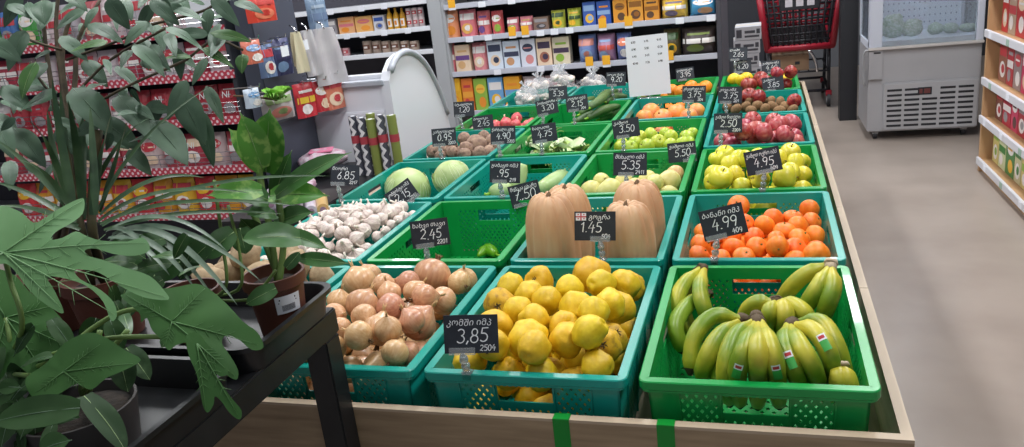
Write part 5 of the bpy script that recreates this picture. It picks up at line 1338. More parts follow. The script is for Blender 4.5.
# ---------------------------------------------------------------- hanging goods on the end of that gondola
def atx(px, py, x):
    d = ray(px, py); return CAM + d * ((x - CAM.x) / d.x)
XH = -.62
hk = thing('hook_panel', 'dark hook panel with hanging bags at the end of the dotted shelving', 'rack', (XH, 1.82, 0))
mb = MB(); mb.box(-.09, 0, 0, 0, .36, 1.95, .004); mb.build('panel', mat('hook_panel_dark', rgb(66, 70, 84), .5), hk)
for z in (1.29, .955):
    mb = MB(); mb.box(0, .02, z, .012, .34, z + .03, .002); o = mb.build('rail', M_DARK, hk)
mb = MB(); mb.box(0, -.0, .70, .14, .36, .72, .002); o = mb.build('shelf_board', M_BLACKM, hk)
for px, py in ((285, 51), (305, 45)):
    p = atx(px, py, XH + .16) - hk.location
    mb = MB(); mb.box(p.x - .002, p.y - .028, p.z - .022, p.x, p.y + .028, p.z + .022); mb.mi = 1; mb.tube([(0.01, p.y, p.z + .02), (p.x, p.y, p.z + .02)], .003, 6)
    o = mb.build('price_ticket', [M_PAPER, M_CHROME], hk); o['label'] = 'small white ticket on a hook'
HG = [  # x0,x1,y0,y1, stand-off, kind, colours, label
    (250, 276, -6, 22, .11, 'pouch', (206, 66, 50), (190, 50, 44), (220, 120, 90), 'orange-red bag hanging highest on the hook panel'),
    (312, 328, -4, 38, .05, 'pouch', (112, 134, 160), (96, 116, 146), (150, 166, 184), 'grey-blue cloth hanging at the rear top of the hook panel'),
    (246, 263, 40, 64, .12, 'pouch', (200, 110, 90), LBL, WHT, 'orange and blue packet hanging at the near side of the hook panel'),
    (262, 276, 44, 78, .08, 'pouch', (108, 130, 170), RED, WHT, 'blue and red packet hanging beside the orange and blue one'),
    (274, 292, 38, 76, .05, 'bag', (72, 76, 120), (60, 60, 100), LBL, 'dark violet-blue bag hanging on the hook panel'),
    (248, 262, 88, 108, .14, 'pouch', (188, 200, 214), (110, 150, 190), WHT, 'small pale blue packet on the lower hooks'),
    (266, 294, 92, 121, .15, 'bag', (176, 168, 170), (120, 140, 90), (196, 120, 110), 'mixed clear bag on the lower hooks'),
    (299, 316, 82, 118, .10, 'pouch', (196, 50, 62), (226, 190, 60), WHT, 'red packet with a yellow spot on the lower hooks'),
    (316, 330, 80, 112, .13, 'pouch', (190, 54, 64), WHT, CRM, 'plain red packet on the lower hooks'),
    (326, 344, 74, 110, .16, 'pouch', (206, 120, 96), RED, CRM, 'tan and red packet at the rear of the lower hooks'),
]
for k, (x0, x1, y0, y1, so, kd, b, p, a, lab) in enumerate(HG):
    X = XH + so
    A = atx(x0, (y0 + y1) / 2, X); B = atx(x1, (y0 + y1) / 2, X); T = atx((x0 + x1) / 2, y0, X); Bo = atx((x0 + x1) / 2, y1, X)
    w_ = min(.22, abs(B.y - A.y) * .8); h = T.z - Bo.z
    c = Vector((X, (A.y + B.y) / 2, Bo.z))
    o = pack('hanging_packet', lab, 'packet', 'packets on the hook panel', c, w_, h, .04, kd, b, p, a, PI / 2 - .35, k)
    pr = MB(); pr.tube([(0, .012, h - .004), (0, .012, h + .012)], .004, 6); pr.build('hang_tab', M_CLEAR, o)
    mb = MB(); mb.tube([(0, c.y - 1.82, T.z + .006), (X - XH + .03, c.y - 1.82, T.z + .006), (X - XH + .034, c.y - 1.82, T.z + .02)], .003, 6); mb.build('hook', M_CHROME, hk)
# bundle of white carrier bags on a hook
M_SHEET = mat('carrier_film', rgb(206, 204, 208), .35, c2=rgb(186, 182, 190), scale=9, trans=.15)
M_SHEETY = mat('carrier_film_cream', rgb(214, 204, 176), .4)
for k, (x0, x1, y0, y1, so, m, lab) in enumerate(((292, 301, 32, 71, .17, M_SHEETY, 'cream sheaf of folded bags hanging from the hook panel'), (302, 313, 30, 75, .14, M_SHEET, 'narrow white sheaf of folded bags hanging from the hook panel'), (313, 335, 28, 84, .17, M_SHEET, 'wide white sheaf of folded bags hanging from the hook panel'))):
    X = XH + so; T = atx((x0 + x1) / 2, y0, X); Bo = atx((x0 + x1) / 2, y1, X); A = atx(x0, y0, X); B = atx(x1, y0, X); w_ = abs(A.y - B.y) * .42
    t = thing('bag_sheaf', lab, 'bags', (X, T.y, Bo.z), (0, 0, PI / 2 - .5), 'sheaves of carrier bags')
    h = T.z - Bo.z
    for j in range(4):
        mb = MB(); vs = []; fs = []; n = 9
        for r_ in range(8):
            v = r_ / 7
            for i in range(n):
                u = i / (n - 1) * 2 - 1
                vs.append((u * w_ * (.55 + .45 * (1 - v) ** .6), .008 * j + .006 * math.sin(4 * u + j + 3 * v) * (1 - v * .5), h * v + .01 * (j - 1.5) * (1 - v)))
        for r_ in range(7):
            for i in range(n - 1): fs.append((r_ * n + i, r_ * n + i + 1, (r_ + 1) * n + i + 1, (r_ + 1) * n + i))
        mb.add(vs, fs); mb.build('folded_bag', m, t, True)
    mb = MB(); mb.tube([(0, 0, h - .005), (0, .02, h + .02), (0, .05, h + .03)], .004, 6); mb.build('hanger', M_CHROME, t, True)

# low black display shelf, rods, rolls and a soft pack
ls = thing('low_display_shelf', 'low black shelf between the hook panel and the garlic crate', 'shelf', (-.48, 1.0, 0))
mb = MB(); mb.box(0, 0, .66, .445, 1.18, .69, .003); mb.build('shelf_board', M_BLACKM, ls)
mb = MB(); mb.box(0, -.012, .60, .44, 0, .70, .002); mb.build('front_rail', M_BLACKM, ls)
mb = MB(); mb.box(.10, .02, .69, .44, .42, .765, .004); mb.build('riser', M_BLACKM, ls)
for x in (.02, .40):
    for y in (.03, 1.1): mb = MB(); mb.box(x, y, 0, x + .03, y + .03, .66); mb.build('leg', M_BLACKM, ls)
M_ROD = mat('film_roll', rgb(206, 200, 210), .25, c2=rgb(188, 176, 192), scale=12)
M_RODE = mat('roll_core', rgb(150, 120, 140), .6)
RD = [(271, 203, M_ROD), (284, 198, M_ROD), (279, 210, M_ROD), (297, 204, M_ROD), (310, 205, M_ROD), (322, 204, mat('amber_roll', rgb(206, 170, 110), .3)), (292, 213, M_ROD)]
for k, (px, py, m) in enumerate(RD):
    c = aty(px, py, 1.03 + .02 * (k % 3)); r = .021
    c.z = .766 + r + (.0 if k in (2, 6, 4, 5) else .037)
    o = thing('film_roll', 'cellophane roll end-on over the garlic, %s' % ('lowest left of the pile', 'top of the pile', 'under the top roll', 'in the middle of the pile', 'low right of the middle', 'amber one at the right end', 'lowest in the middle')[k], 'roll', (c.x, c.y, c.z), (0, 0, .55), 'cellophane rolls')
    mb = MB(); mb.tube([(0, 0, 0), (0, .17, 0)], r, 16); mb.build('film', m, o, 'auto')
    mb = MB(); mb.tube([(0, -.003, 0), (0, .01, 0)], .011, 12); mb.build('core', M_RODE, o, 'auto')
M_RW = mat('roll_paper', rgb(228, 224, 226), .5); M_RG = mat('roll_olive', rgb(132, 142, 72), .45)
for k, (x, y, z, g) in enumerate(((-.270, 1.92, 0, 0), (-.224, 1.91, 0, 0), (-.178, 1.905, 0, 1), (-.132, 1.91, 0, 0), (-.086, 1.93, 0, 1), (-.25, 1.967, 0, 0), (-.203, 1.962, 0, 1), (-.156, 1.962, 0, 0), (-.108, 1.976, 0, 0))):
    h = .27 - .008 * (k % 3)
    o = thing('paper_roll', 'upright %s roll, %s in the bundle before the white freezer' % ('olive green' if g else 'zigzag patterned', ('first in front', 'second in front', 'third in front', 'fourth in front', 'fifth in front', 'first behind', 'second behind', 'third behind', 'fourth behind')[k]), 'roll', (x, y, .69), group='wrapping paper rolls')
    r = .0205
    mb = MB(); mb.tube([(0, 0, 0), (0, 0, h)], r, 18); mb.mi = 1; mb.tube([(0, 0, h - .004), (0, 0, h + .001)], .010, 10); mb.build('tube', [M_RG if g else flat(76, 76, 88), M_PAPER], o, 'auto')
    mb = MB()
    if not g:
        for s_ in range(3):
            n = 12; a0 = s_ * 2.1 - 1.6; vs = []; fs = []; m_ = 6
            for i in range(n + 1):
                zz = h * i / n; a = a0 + (.42 if i % 2 else -.42); rr = r + .0009
                for e in range(m_):
                    an = a - .42 + .84 * e / (m_ - 1); vs.append((rr * math.cos(an), rr * math.sin(an), zz))
            for i in range(n):
                pass
            vs2 = []; 
            for i in range(n):                # halve each step so the band hugs the round
                A = vs[i * m_:(i + 1) * m_]; B = vs[(i + 1) * m_:(i + 2) * m_]
                for t_ in (0, .25, .5, .75):
                    for p_, q_ in zip(A, B):
                        x_, y_ = p_[0] * (1 - t_) + q_[0] * t_, p_[1] * (1 - t_) + q_[1] * t_; k_ = rr / math.hypot(x_, y_)
                        vs2.append((x_ * k_, y_ * k_, p_[2] * (1 - t_) + q_[2] * t_))
            vs2 += vs[-m_:]
            fs = [(i * m_ + e, i * m_ + e + 1, (i + 1) * m_ + e + 1, (i + 1) * m_ + e) for i in range(4 * n) for e in range(m_ - 1)]
            mb.add(vs2, fs)
        mb.build('zigzag_print', M_RW, o)
        mb = MB()
    mb.tube([(0, 0, h * .55), (0, 0, h * .68)], r + .0013, 18, cap=False); mb.build('band', flat(176, 62, 74), o)
M_SOFT = mat('soft_pack', rgb(206, 196, 204), .3, c2=rgb(190, 140, 160), scale=7, bump=.4, bscale=20)
for k, (px, py, y, sx, sy, lab) in enumerate(((322, 155, 1.95, .22, .26, 'white and pink soft pack lying on the hook panel shelf'), (304, 172, 1.55, .17, .2, 'small pale soft pack lying in front of the white and pink one'))):
    c = aty(px, py, y); c.x = max(c.x, -.5) if k == 0 else -.39; c.z = (.72 if k == 0 else .69) + .045
    o = link('soft_pack', globe('soft_pack', M_SOFT, (1, 1, 1), .22, 2.2, seed=k + 50, nu=24, nv=14), None, c); o.scale = (sx, sy, .085); o.rotation_euler = (0, 0, .4)
    tag(o, lab, 'packet')
    mb = MB(); mb.box(-.25, -.2, .44, .25, .2, .5, .02); mb.build('printed_label', flat(206, 120, 150), o)
# green artificial sprig hanging among the lower packets
c = atx(277, 100, -.42)
mb = MB(); frill(mb, (0, 0, 0), .07, random.Random(3), 12)
o = mb.build('green_sprig', mat('sprig_green', rgb(120, 180, 60), .5), None, True, c); tag(o, 'bright green leafy sprig among the lower hanging packets', 'plant')
mb = MB(); mb.tube([(0, 0, 0), (-.1, 0, .02), (XH - c.x, 0, .03)], .005, 6); mb.build('stem', M_STEM, o)

# ---------------------------------------------------------------- black plant stand with trays
ps = thing('plant_stand', 'black metal plant stand in front of the produce table', 'table', (0, 0, 0))
XR_, YB_, ZT = .70, -.03, .93
for (x0, y0, x1, y1) in ((XR_ - .05, -1.3, XR_, YB_), (-.35, YB_ - .05, XR_ - .05, YB_), (-.35, -1.3, -.30, YB_ - .05), (-.30, -1.3, XR_ - .05, -1.25)):
    mb = MB(); mb.box(x0, y0, ZT - .05, x1, y1, ZT, .003); mb.build('top_rail', M_BLACKM, ps)
mb = MB(); mb.box(-.30, -1.25, ZT - .018, XR_ - .05, YB_ - .05, ZT - .004); mb.build('top_board', M_BLACKM, ps)
for (x, y) in ((XR_ - .05, YB_ - .055), (-.35, YB_ - .055), (XR_ - .05, -1.295), (-.35, -1.295)):
    mb = MB(); mb.box(x, y, 0, x + .05, y + .05, ZT - .05, .003); mb.build('leg', M_BLACKM, ps)
def tray(lab, x0, y0, x1, y1, z0, h):
    mb = MB()
    def rr(ins, r, z, n=6):
        out = []
        for cx, cy, a0 in ((x1 - ins - r, y1 - ins - r, 0), (x0 + ins + r, y1 - ins - r, 90), (x0 + ins + r, y0 + ins + r, 180), (x1 - ins - r, y0 + ins + r, 270)):
            for i in range(n + 1):
                a = math.radians(a0 + 90 * i / n); out.append((cx + r * math.cos(a), cy + r * math.sin(a), z))
        return out
    rs = [rr(.018, .03, z0 + .003), rr(.012, .035, z0 + h - .004), rr(.010, .036, z0 + h), rr(.0, .04, z0 + h), rr(.0, .04, z0 + h - .008), rr(.008, .036, z0 + h - .008), rr(.015, .032, z0)]
    n = len(rs[0]); vs = [p for r in rs for p in r]; fs = [(i * n + k, i * n + (k + 1) % n, (i + 1) * n + (k + 1) % n, (i + 1) * n + k) for i in range(len(rs) - 1) for k in range(n)]
    fs.append(tuple(range(n))); fs.append(tuple((len(rs) - 1) * n + k for k in range(n))[::-1])
    mb.add(vs, fs)
    o = mb.build('plant_tray', M_BLACKP, None, 'auto'); tag(o, lab, 'tray', 'black plant trays'); return o
ZT0 = ZT + .001
tray('black plastic tray under the brown pots next to the onion crate', .05, -.31, .715, -.028, ZT0, .05)
tray('black plastic tray holding the dark grey pot at the front of the stand', .14, -.625, .715, -.335, ZT0, .05)
tray('black plastic tray at the near end of the plant stand', .14, -.94, .715, -.65, ZT0, .05)
# ---------------------------------------------------------------- potted plants
def leafmat(name, c, c2, rough=.42, scale=18, **k): return mat(name, c, rough, c2=c2, scale=scale, **k)
L_FIC = leafmat('ficus_leaf', rgb(64, 90, 70), rgb(84, 110, 88), .5, 16, spec=.35)
L_FIC2 = leafmat('ficus_leaf_young', rgb(52, 92, 42), rgb(70, 110, 52), .5, 16, spec=.35)
L_DRA = leafmat('dracaena_leaf', rgb(48, 78, 48), rgb(74, 102, 66), .4, 24)
L_DRA2 = leafmat('grass_leaf', rgb(82, 106, 88), rgb(116, 136, 116), .4, 24)
L_FAT = leafmat('fatsia_leaf', rgb(94, 136, 86), rgb(108, 150, 102), .55, 9, spec=.3)
L_FATSH = leafmat('fatsia_leaf_shaded', rgb(48, 90, 38), rgb(60, 104, 48), .55, 9, spec=.3)  # shade of the low foliage is put into this leaf colour
L_DIE = leafmat('dieffenbachia_leaf', rgb(82, 142, 54), rgb(140, 180, 92), .4, 46, lo=.5, hi=.62)
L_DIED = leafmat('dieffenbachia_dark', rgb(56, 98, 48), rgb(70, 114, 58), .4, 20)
L_VAR = leafmat('variegated_leaf_shaded', rgb(34, 60, 30), rgb(54, 80, 48), .6, 30, spec=.25, lo=.5, hi=.62)  # mottled green, darkened so the colour carries the shade here
L_PHI = leafmat('philodendron_leaf', rgb(46, 84, 40), rgb(62, 102, 52), .4, 16)
L_VEIN = mat('leaf_vein', rgb(138, 164, 110), .5)
L_VEIN2 = mat('leaf_vein_grey', rgb(84, 108, 86), .5)
L_VEINF = mat('fatsia_vein', rgb(116, 158, 106), .5)
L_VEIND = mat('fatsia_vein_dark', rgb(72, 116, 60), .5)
L_STEMG = mat('green_stalk', rgb(96, 124, 60), .5)
L_WOOD = mat('woody_stem', rgb(94, 82, 64), .8, c2=rgb(66, 58, 46), scale=30)
L_CANE = mat('dracaena_cane', rgb(84, 72, 48), .8, c2=rgb(58, 62, 34), scale=26)
L_LOW = leafmat('low_leaf_shaded', rgb(32, 60, 26), rgb(46, 78, 38), .6, 14, spec=.25)  # deep green lowered further to paint in the dim corner of the stand
M_SOIL = mat('potting_soil', rgb(34, 29, 25), .95, c2=rgb(54, 45, 38), scale=60, bump=.6, bscale=80)
M_POTB = mat('brown_pot', rgb(96, 54, 42), .5)
M_POTD = mat('dark_pot', rgb(62, 58, 58), .5, c2=rgb(74, 70, 68), scale=8)
M_POTG = mat('pale_pot', rgb(140, 142, 140), .5)
PROFS = {
    'ovate': lambda t: math.sin(PI * t ** .72) ** .8 if 0 < t < 1 else 0,
    'long': lambda t: (1 - abs(2 * t - .8) ** 2.2) ** .8 if abs(2 * t - .8) < 1 else max(0, (1 - t) * 1.2),
    'heart': lambda t: (math.sin(PI * min(1, t * .86 + .14)) ** .62) if t < 1 else 0,
    'blade': lambda t: min(1, .5 + 2.4 * t) * (1 - t ** 3) ** .8,
}
def leaf(mb, a, b, w_, up, lift=.15, droop=0, fold=.22, prof='ovate', n=10, curl=0, vein=True, twist=0):
    a = Vector(a); b = Vector(b); L = (b - a).length
    up = Vector(up).normalized()
    c = (a + b) / 2 + up * L * lift
    S = bez(a, c, b, n)
    m = 6; vs = []; fs = []; mid = []
    for i, p in enumerate(S):
        t = i / n
        d = (S[min(i + 1, n)] - S[max(i - 1, 0)]).normalized()
        sd = d.cross(up)
        if sd.length < .05: sd = d.orthogonal()
        sd.normalize(); nn = sd.cross(d).normalized()
        if twist:
            q = Matrix.Rotation(twist * t, 3, d); sd = q @ sd; nn = q @ nn
        hw = w_ / 2 * PROFS[prof](t)
        for k in range(m + 1):
            x = k / m * 2 - 1
            vs.append(p + sd * hw * x + nn * (fold * hw * abs(x) - curl * hw * x * x + .04 * hw * math.sin(9 * t + 3 * x)))
        mid.append(p + nn * -.0006)
    for i in range(n):
        for k in range(m): fs.append((i * (m + 1) + k, i * (m + 1) + k + 1, (i + 1) * (m + 1) + k + 1, (i + 1) * (m + 1) + k))
    k0 = mb.mi
    mb.add(vs, fs)
    if vein:
        mb.mi = k0 + 1
        mb.tube([S[i] for i in range(n + 1)], [max(.0004, w_ * .022 * (1 - i / n)) for i in range(n + 1)], 5)
        mb.mi = k0
def pot(parent, r1, r0, h, m, soil=.8, rim=True):
    mb = MB(); pr = [(0, 0), (r0, 0), (r0 + (r1 - r0) * .8, h * .8)]
    pr += [(r1 * .99, h * .8), (r1 * 1.06, h * .82), (r1 * 1.06, h), (r1 * .97, h), (r1 * .94, h * .84)] if rim else [(r1, h), (r1 * .95, h)]
    pr += [(r1 * .9, h * soil)]
    mb.lathe(pr, 28); o = mb.build('pot', m, parent, 'auto')
    mb = MB(); mb.lathe([(r1 * .92, h * soil), (r1 * .6, h * soil + .006), (.0, h * soil + .004)], 24); mb.build('soil', M_SOIL, parent, True)
    return o
def P_(px, py, D, o): return at(px, py, D) - o
UPC = lambda p, o, k=.6, q=None: ((CAM - (p + o)).normalized() * k + Vector((0, 0, 1)) * (1 - k) + (Vector((q.uniform(-.3, .3), q.uniform(-.3, .3), q.uniform(-.2, .2))) if q else Vector())).normalized()

# ---- rubber plant: tall grey-green leaves (largest, behind)
q = random.Random(31)
o_ = Vector((.165, -.15, ZT0 + .004))
t = thing('rubber_plant', 'tallest potted plant with drooping grey-green oval leaves at the rear of the stand', 'plant', o_)
pot(t, .062, .048, .115, M_POTB)
stem_pts = []
sm = MB()
TR = [[(74, 262), (66, 180), (55, 110), (45, 40), (42, -10)], [(76, 262), (70, 170), (64, 100), (56, 30), (60, -20)], [(78, 262), (74, 180), (70, 120), (62, 60), (70, 20), (90, -6)], [(74, 262), (68, 150), (75, 80), (78, 40), (100, 0)]]
for T in TR:
    pts = [P_(x, y, 1.43 + .03 * i / 4, o_) for i, (x, y) in enumerate(T)]
    pts[0] = Vector((.01 * TR.index(T) - .015, 0, .09))
    sm.tube(catmull(pts, 4), [.0065 - .0035 * i / (4 * (len(pts) - 1)) for i in range(4 * (len(pts) - 1) + 1)], 7)
BRN = [[(66, 60), (120, 40), (150, 25)], [(70, 100), (110, 60), (166, 28)], [(62, 50), (30, 40), (20, 28)], [(64, 110), (40, 80), (30, 62)], [(70, 120), (120, 90), (186, 60)], [(150, 25), (200, 12), (215, 4)], [(186, 60), (215, 40), (243, 50)], [(166, 28), (190, 30), (212, 32)]]
for T in BRN: sm.tube(catmull([P_(x, y, 1.38, o_) for x, y in T], 4), .0025, 5)
sm.build('stem', L_WOOD, t, True)
FL = [(42, 0, 45, 25, 24, 1.3), (25, 30, 8, 72, 24, 1.35), (86, 10, 56, 30, 20, 1.32), (108, -2, 130, 30, 22, 1.3), (88, 24, 124, 44, 20, 1.34), (108, 42, 70, 52, 17, 1.36), (166, 27, 206, 53, 20, 1.3), (210, 33, 252, 42, 15, 1.32), (203, 48, 234, 68, 15, 1.32), (243, 54, 242, 74, 17, 1.3), (191, 58, 158, 60, 15, 1.34), (207, 58, 192, 86, 11, 1.28), (134, 44, 165, 78, 24, 1.3), (187, 80, 167, 121, 18, 1.27), (72, 88, 112, 134, 38, 1.33), (118, 95, 150, 140, 34, 1.34), (148, 120, 188, 166, 42, 1.38), (180, 92, 206, 146, 32, 1.42), (36, 62, 22, 100, 24, 1.34), (58, 92, 18, 112, 22, 1.36), (212, -4, 240, 27, 18, 1.3), (234, 2, 264, 14, 14, 1.32), (150, 22, 124, 46, 17, 1.31), (8, 4, 34, 20, 18, 1.35), (60, 36, 88, 62, 20, 1.38), (84, 60, 108, 88, 20, 1.4), (2, 86, 32, 112, 24, 1.38), (100, 118, 142, 152, 26, 1.4), (56, 128, 92, 162, 26, 1.4), (128, 150, 152, 176, 22, 1.36), (14, 128, 46, 168, 26, 1.4), (-10, 40, 22, 62, 22, 1.3), (150, 0, 180, 26, 18, 1.36), (116, 66, 140, 92, 20, 1.42), (172, 8, 206, 22, 14, 1.36), (-6, 120, 14, 160, 24, 1.36), (160, 100, 142, 138, 24, 1.4), (200, 110, 214, 168, 20, 1.46), (60, -10, 88, 12, 18, 1.3), (20, -6, 4, 28, 18, 1.36), (140, 62, 172, 72, 18, 1.4), (206, 86, 224, 124, 16, 1.44)]
fm = MB(); fy = MB()
for i, (x0, y0, x1, y1, w_, D) in enumerate(FL):
    g = fy if i in (5, 7, 8, 9, 10, 18) else fm
    a = P_(x0, y0, D, o_); b = P_(x1, y1, D - .02 + .04 * q.random(), o_)
    leaf(g, a, b, w_ * D / F_PX * .86, UPC(a, o_, .5, q), .14, fold=.2, curl=.15, twist=q.uniform(-.5, .5))
    st = a + (a - b).normalized() * .02 + Vector((0, 0, .006))
    sm2 = None
for k in range(64):
    x0 = q.uniform(-14, 150) if k < 44 else q.uniform(150, 236); y0 = q.uniform(-10, 165) if k < 44 else q.uniform(-8, 60); an = q.uniform(-.5, 1.9); ln = q.uniform(18, 36); D = q.uniform(1.3, 1.52)
    a = P_(x0, y0, D, o_); b = P_(x0 + ln * math.cos(an) * q.choice((-1, 1)), y0 + ln * math.sin(an), D + q.uniform(-.06, .03), o_)
    leaf(fm, a, b, ln * q.uniform(.34, .5) * D / F_PX, UPC(a, o_, .5, q), .16, fold=.22, curl=.15, twist=q.uniform(-.6, .6))
fm.build('foliage', [L_FIC, L_VEIN2], t, True)
o = fy.build('foliage', [L_FIC2, L_VEIN], t, True); o['label'] = 'fresher green leaves'

# ---- dracaena with upright swords and arching ribbons
q = random.Random(32)
o_ = Vector((.315, -.175, ZT0 + .004))
t = thing('dracaena', 'spiky potted dracaena with long arching ribbon leaves left of the brown pot', 'plant', o_)
pot(t, .066, .050, .12, M_POTB)
mb = MB()
for T in ([(92, 300), (86, 250), (72, 190), (60, 120)], [(96, 300), (94, 240), (92, 200), (98, 130)], [(88, 300), (80, 240), (60, 170)]):
    pts = [P_(x, y, 1.33, o_) for x, y in T]; pts[0] = Vector((q.uniform(-.02, .02), q.uniform(-.02, .02), .09))
    mb.tube(catmull(pts, 4), .0075, 8)
mb.build('cane', L_CANE, t, True)
SW = [((75, 215), (62, 150), (52, 78), 9), ((70, 205), (66, 150), (60, 88), 8), ((82, 215), (84, 150), (80, 92), 8), ((92, 215), (100, 160), (112, 112), 10), ((84, 220), (80, 150), (68, 100), 9), ((96, 215), (94, 160), (90, 105), 8), ((66, 210), (54, 160), (47, 110), 8), ((88, 200), (120, 130), (150, 118), 6), ((98, 210), (135, 130), (216, 83), 5), ((100, 212), (120, 150), (128, 120), 6),
      ((98, 222), (150, 178), (250, 193), 6), ((102, 226), (190, 172), (332, 176), 6), ((100, 224), (170, 190), (300, 206), 6), ((104, 230), (180, 205), (285, 214), 6), ((100, 215), (150, 165), (205, 178), 6),
      ((76, 218), (40, 170), (-6, 138), 7), ((76, 222), (30, 190), (-6, 182), 7), ((78, 226), (40, 205), (-4, 206), 7), ((74, 216), (50, 168), (20, 160), 6), ((80, 230), (50, 215), (14, 232), 7), ((72, 212), (52, 140), (28, 120), 6)]
fm = MB()
for a, c, b, w_ in SW:
    D = 1.30 + q.uniform(-.05, .05)
    S = bez(P_(*a, D, o_), P_(*c, D, o_), P_(*b, D + q.uniform(-.12, .06), o_), 14)
    W_ = w_ * D / F_PX; vs = []; fs = []
    for i, p in enumerate(S):
        tt = i / 14; d = (S[min(i + 1, 14)] - S[max(i - 1, 0)]).normalized(); u = UPC(p, o_, .5); sd = d.cross(u).normalized(); nn = sd.cross(d)
        hw = W_ / 2 * PROFS['blade'](tt)
        vs += [p + sd * hw + nn * hw * .3, p, p - sd * hw + nn * hw * .3]
    for i in range(14): fs += [(3 * i, 3 * i + 1, 3 * i + 4, 3 * i + 3), (3 * i + 1, 3 * i + 2, 3 * i + 5, 3 * i + 4)]
    fm.add(vs, fs)
fm.build('foliage', [L_DRA], t, True)
fm = MB()
for a, c, b, w_ in (((112, 235), (165, 205), (238, 306), 9), ((116, 236), (160, 215), (216, 302), 7), ((110, 240), (150, 222), (196, 290), 8), ((118, 232), (180, 208), (262, 282), 7), ((108, 238), (140, 232), (170, 276), 7), ((112, 228), (170, 196), (228, 252), 6), ((106, 232), (130, 218), (152, 262), 7)):
    D = 1.2 + q.uniform(-.04, .04)
    S = bez(P_(*a, D + .08, o_), P_(*c, D + .03, o_), P_(*b, D, o_), 14); W_ = w_ * D / F_PX; vs = []; fs = []
    for i, p in enumerate(S):
        tt = i / 14; d = (S[min(i + 1, 14)] - S[max(i - 1, 0)]).normalized(); u = UPC(p, o_, .5); sd = d.cross(u).normalized(); nn = sd.cross(d)
        hw = W_ / 2 * PROFS['blade'](tt)
        vs += [p + sd * hw + nn * hw * .3, p, p - sd * hw + nn * hw * .3]
    for i in range(14): fs += [(3 * i, 3 * i + 1, 3 * i + 4, 3 * i + 3), (3 * i + 1, 3 * i + 2, 3 * i + 5, 3 * i + 4)]
    fm.add(vs, fs)
o = fm.build('foliage', [L_DRA2], t, True); o['label'] = 'greyer drooping ribbon leaves'

# ---- dieffenbachia in the labelled brown pot
q = random.Random(33)
o_ = Vector((.655, -.135, ZT0 + .004)); o_.x -= .0
t = thing('dieffenbachia', 'green leafy plant in a brown pot with white label at the stand corner', 'plant', o_)
po = pot(t, .052, .040, .108, M_POTB)
mb = MB(); vs = []; fs = []; n = 8
for i in range(n + 1):
    a = math.radians(-62 + 52 * i / n)
    for z in (.045, .078): r = .0405 + (.052 - .040) * z / .108 + .0022; vs.append((r * math.cos(a), r * math.sin(a), z))
fs = [(2 * i, 2 * i + 2, 2 * i + 3, 2 * i + 1) for i in range(n)]; mb.add(vs, fs)
lb = mb.build('pot_label', M_PAPER, po, True); lb['label'] = 'white printed price sticker'
mb = MB()
def lp(a, z): r = .0405 + .012 * z / .108 + .0027; a = math.radians(a); return Vector((r * math.cos(a), r * math.sin(a), z))
for a0, a1, z0, z1 in ((-54, -20, .070, .073), (-56, -18, .065, .067)): mb.quad(lp(a0, z0), lp(a1, z0), lp(a1, z1), lp(a0, z1))
for k in range(14): mb.quad(lp(-50 + k * 2, .05), lp(-50 + k * 2 + 1, .05), lp(-50 + k * 2 + 1, .061), lp(-50 + k * 2, .061))
mb.build('barcode', M_INK, lb)
mb = MB()
for T in ([(272, 262), (270, 230), (262, 190), (258, 160)], [(280, 262), (284, 235), (278, 200)], [(268, 262), (262, 235), (252, 210)]):
    pts = [P_(x, y, 1.42, o_) for x, y in T]; pts[0] = Vector((q.uniform(-.015, .015), q.uniform(-.015, .015), .08)); mb.tube(catmull(pts, 4), .006, 8)
mb.build('stem', L_STEMG, t, True)
DL = [((262, 168), (240, 112), 30, 'v', 1.38), ((266, 172), (270, 108), 36, 'v', 1.42), ((262, 170), (228, 128), 26, 'v', 1.40), ((276, 196), (352, 152), 22, 'd', 1.40), ((262, 190), (206, 196), 24, 'v', 1.32), ((268, 200), (225, 190), 28, 'd', 1.36), ((270, 196), (330, 196), 26, 'v', 1.44), ((274, 225), (316, 212), 24, 'd', 1.42), ((300, 238), (242, 240), 30, 'h', 1.30), ((276, 215), (246, 215), 22, 'd', 1.38), ((284, 232), (330, 250), 16, 'd', 1.34), ((258, 235), (240, 218), 22, 'd', 1.4), ((274, 200), (292, 150), 20, 'd', 1.5), ((300, 258), (352, 264), 15, 'd', 1.30)]
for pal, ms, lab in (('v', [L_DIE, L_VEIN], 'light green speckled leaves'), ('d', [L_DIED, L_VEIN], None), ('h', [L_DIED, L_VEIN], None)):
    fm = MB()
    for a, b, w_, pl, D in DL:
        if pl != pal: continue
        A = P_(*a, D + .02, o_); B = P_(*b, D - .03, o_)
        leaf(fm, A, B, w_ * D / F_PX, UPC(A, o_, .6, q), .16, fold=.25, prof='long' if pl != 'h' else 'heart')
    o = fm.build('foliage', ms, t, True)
    if lab: o['label'] = lab

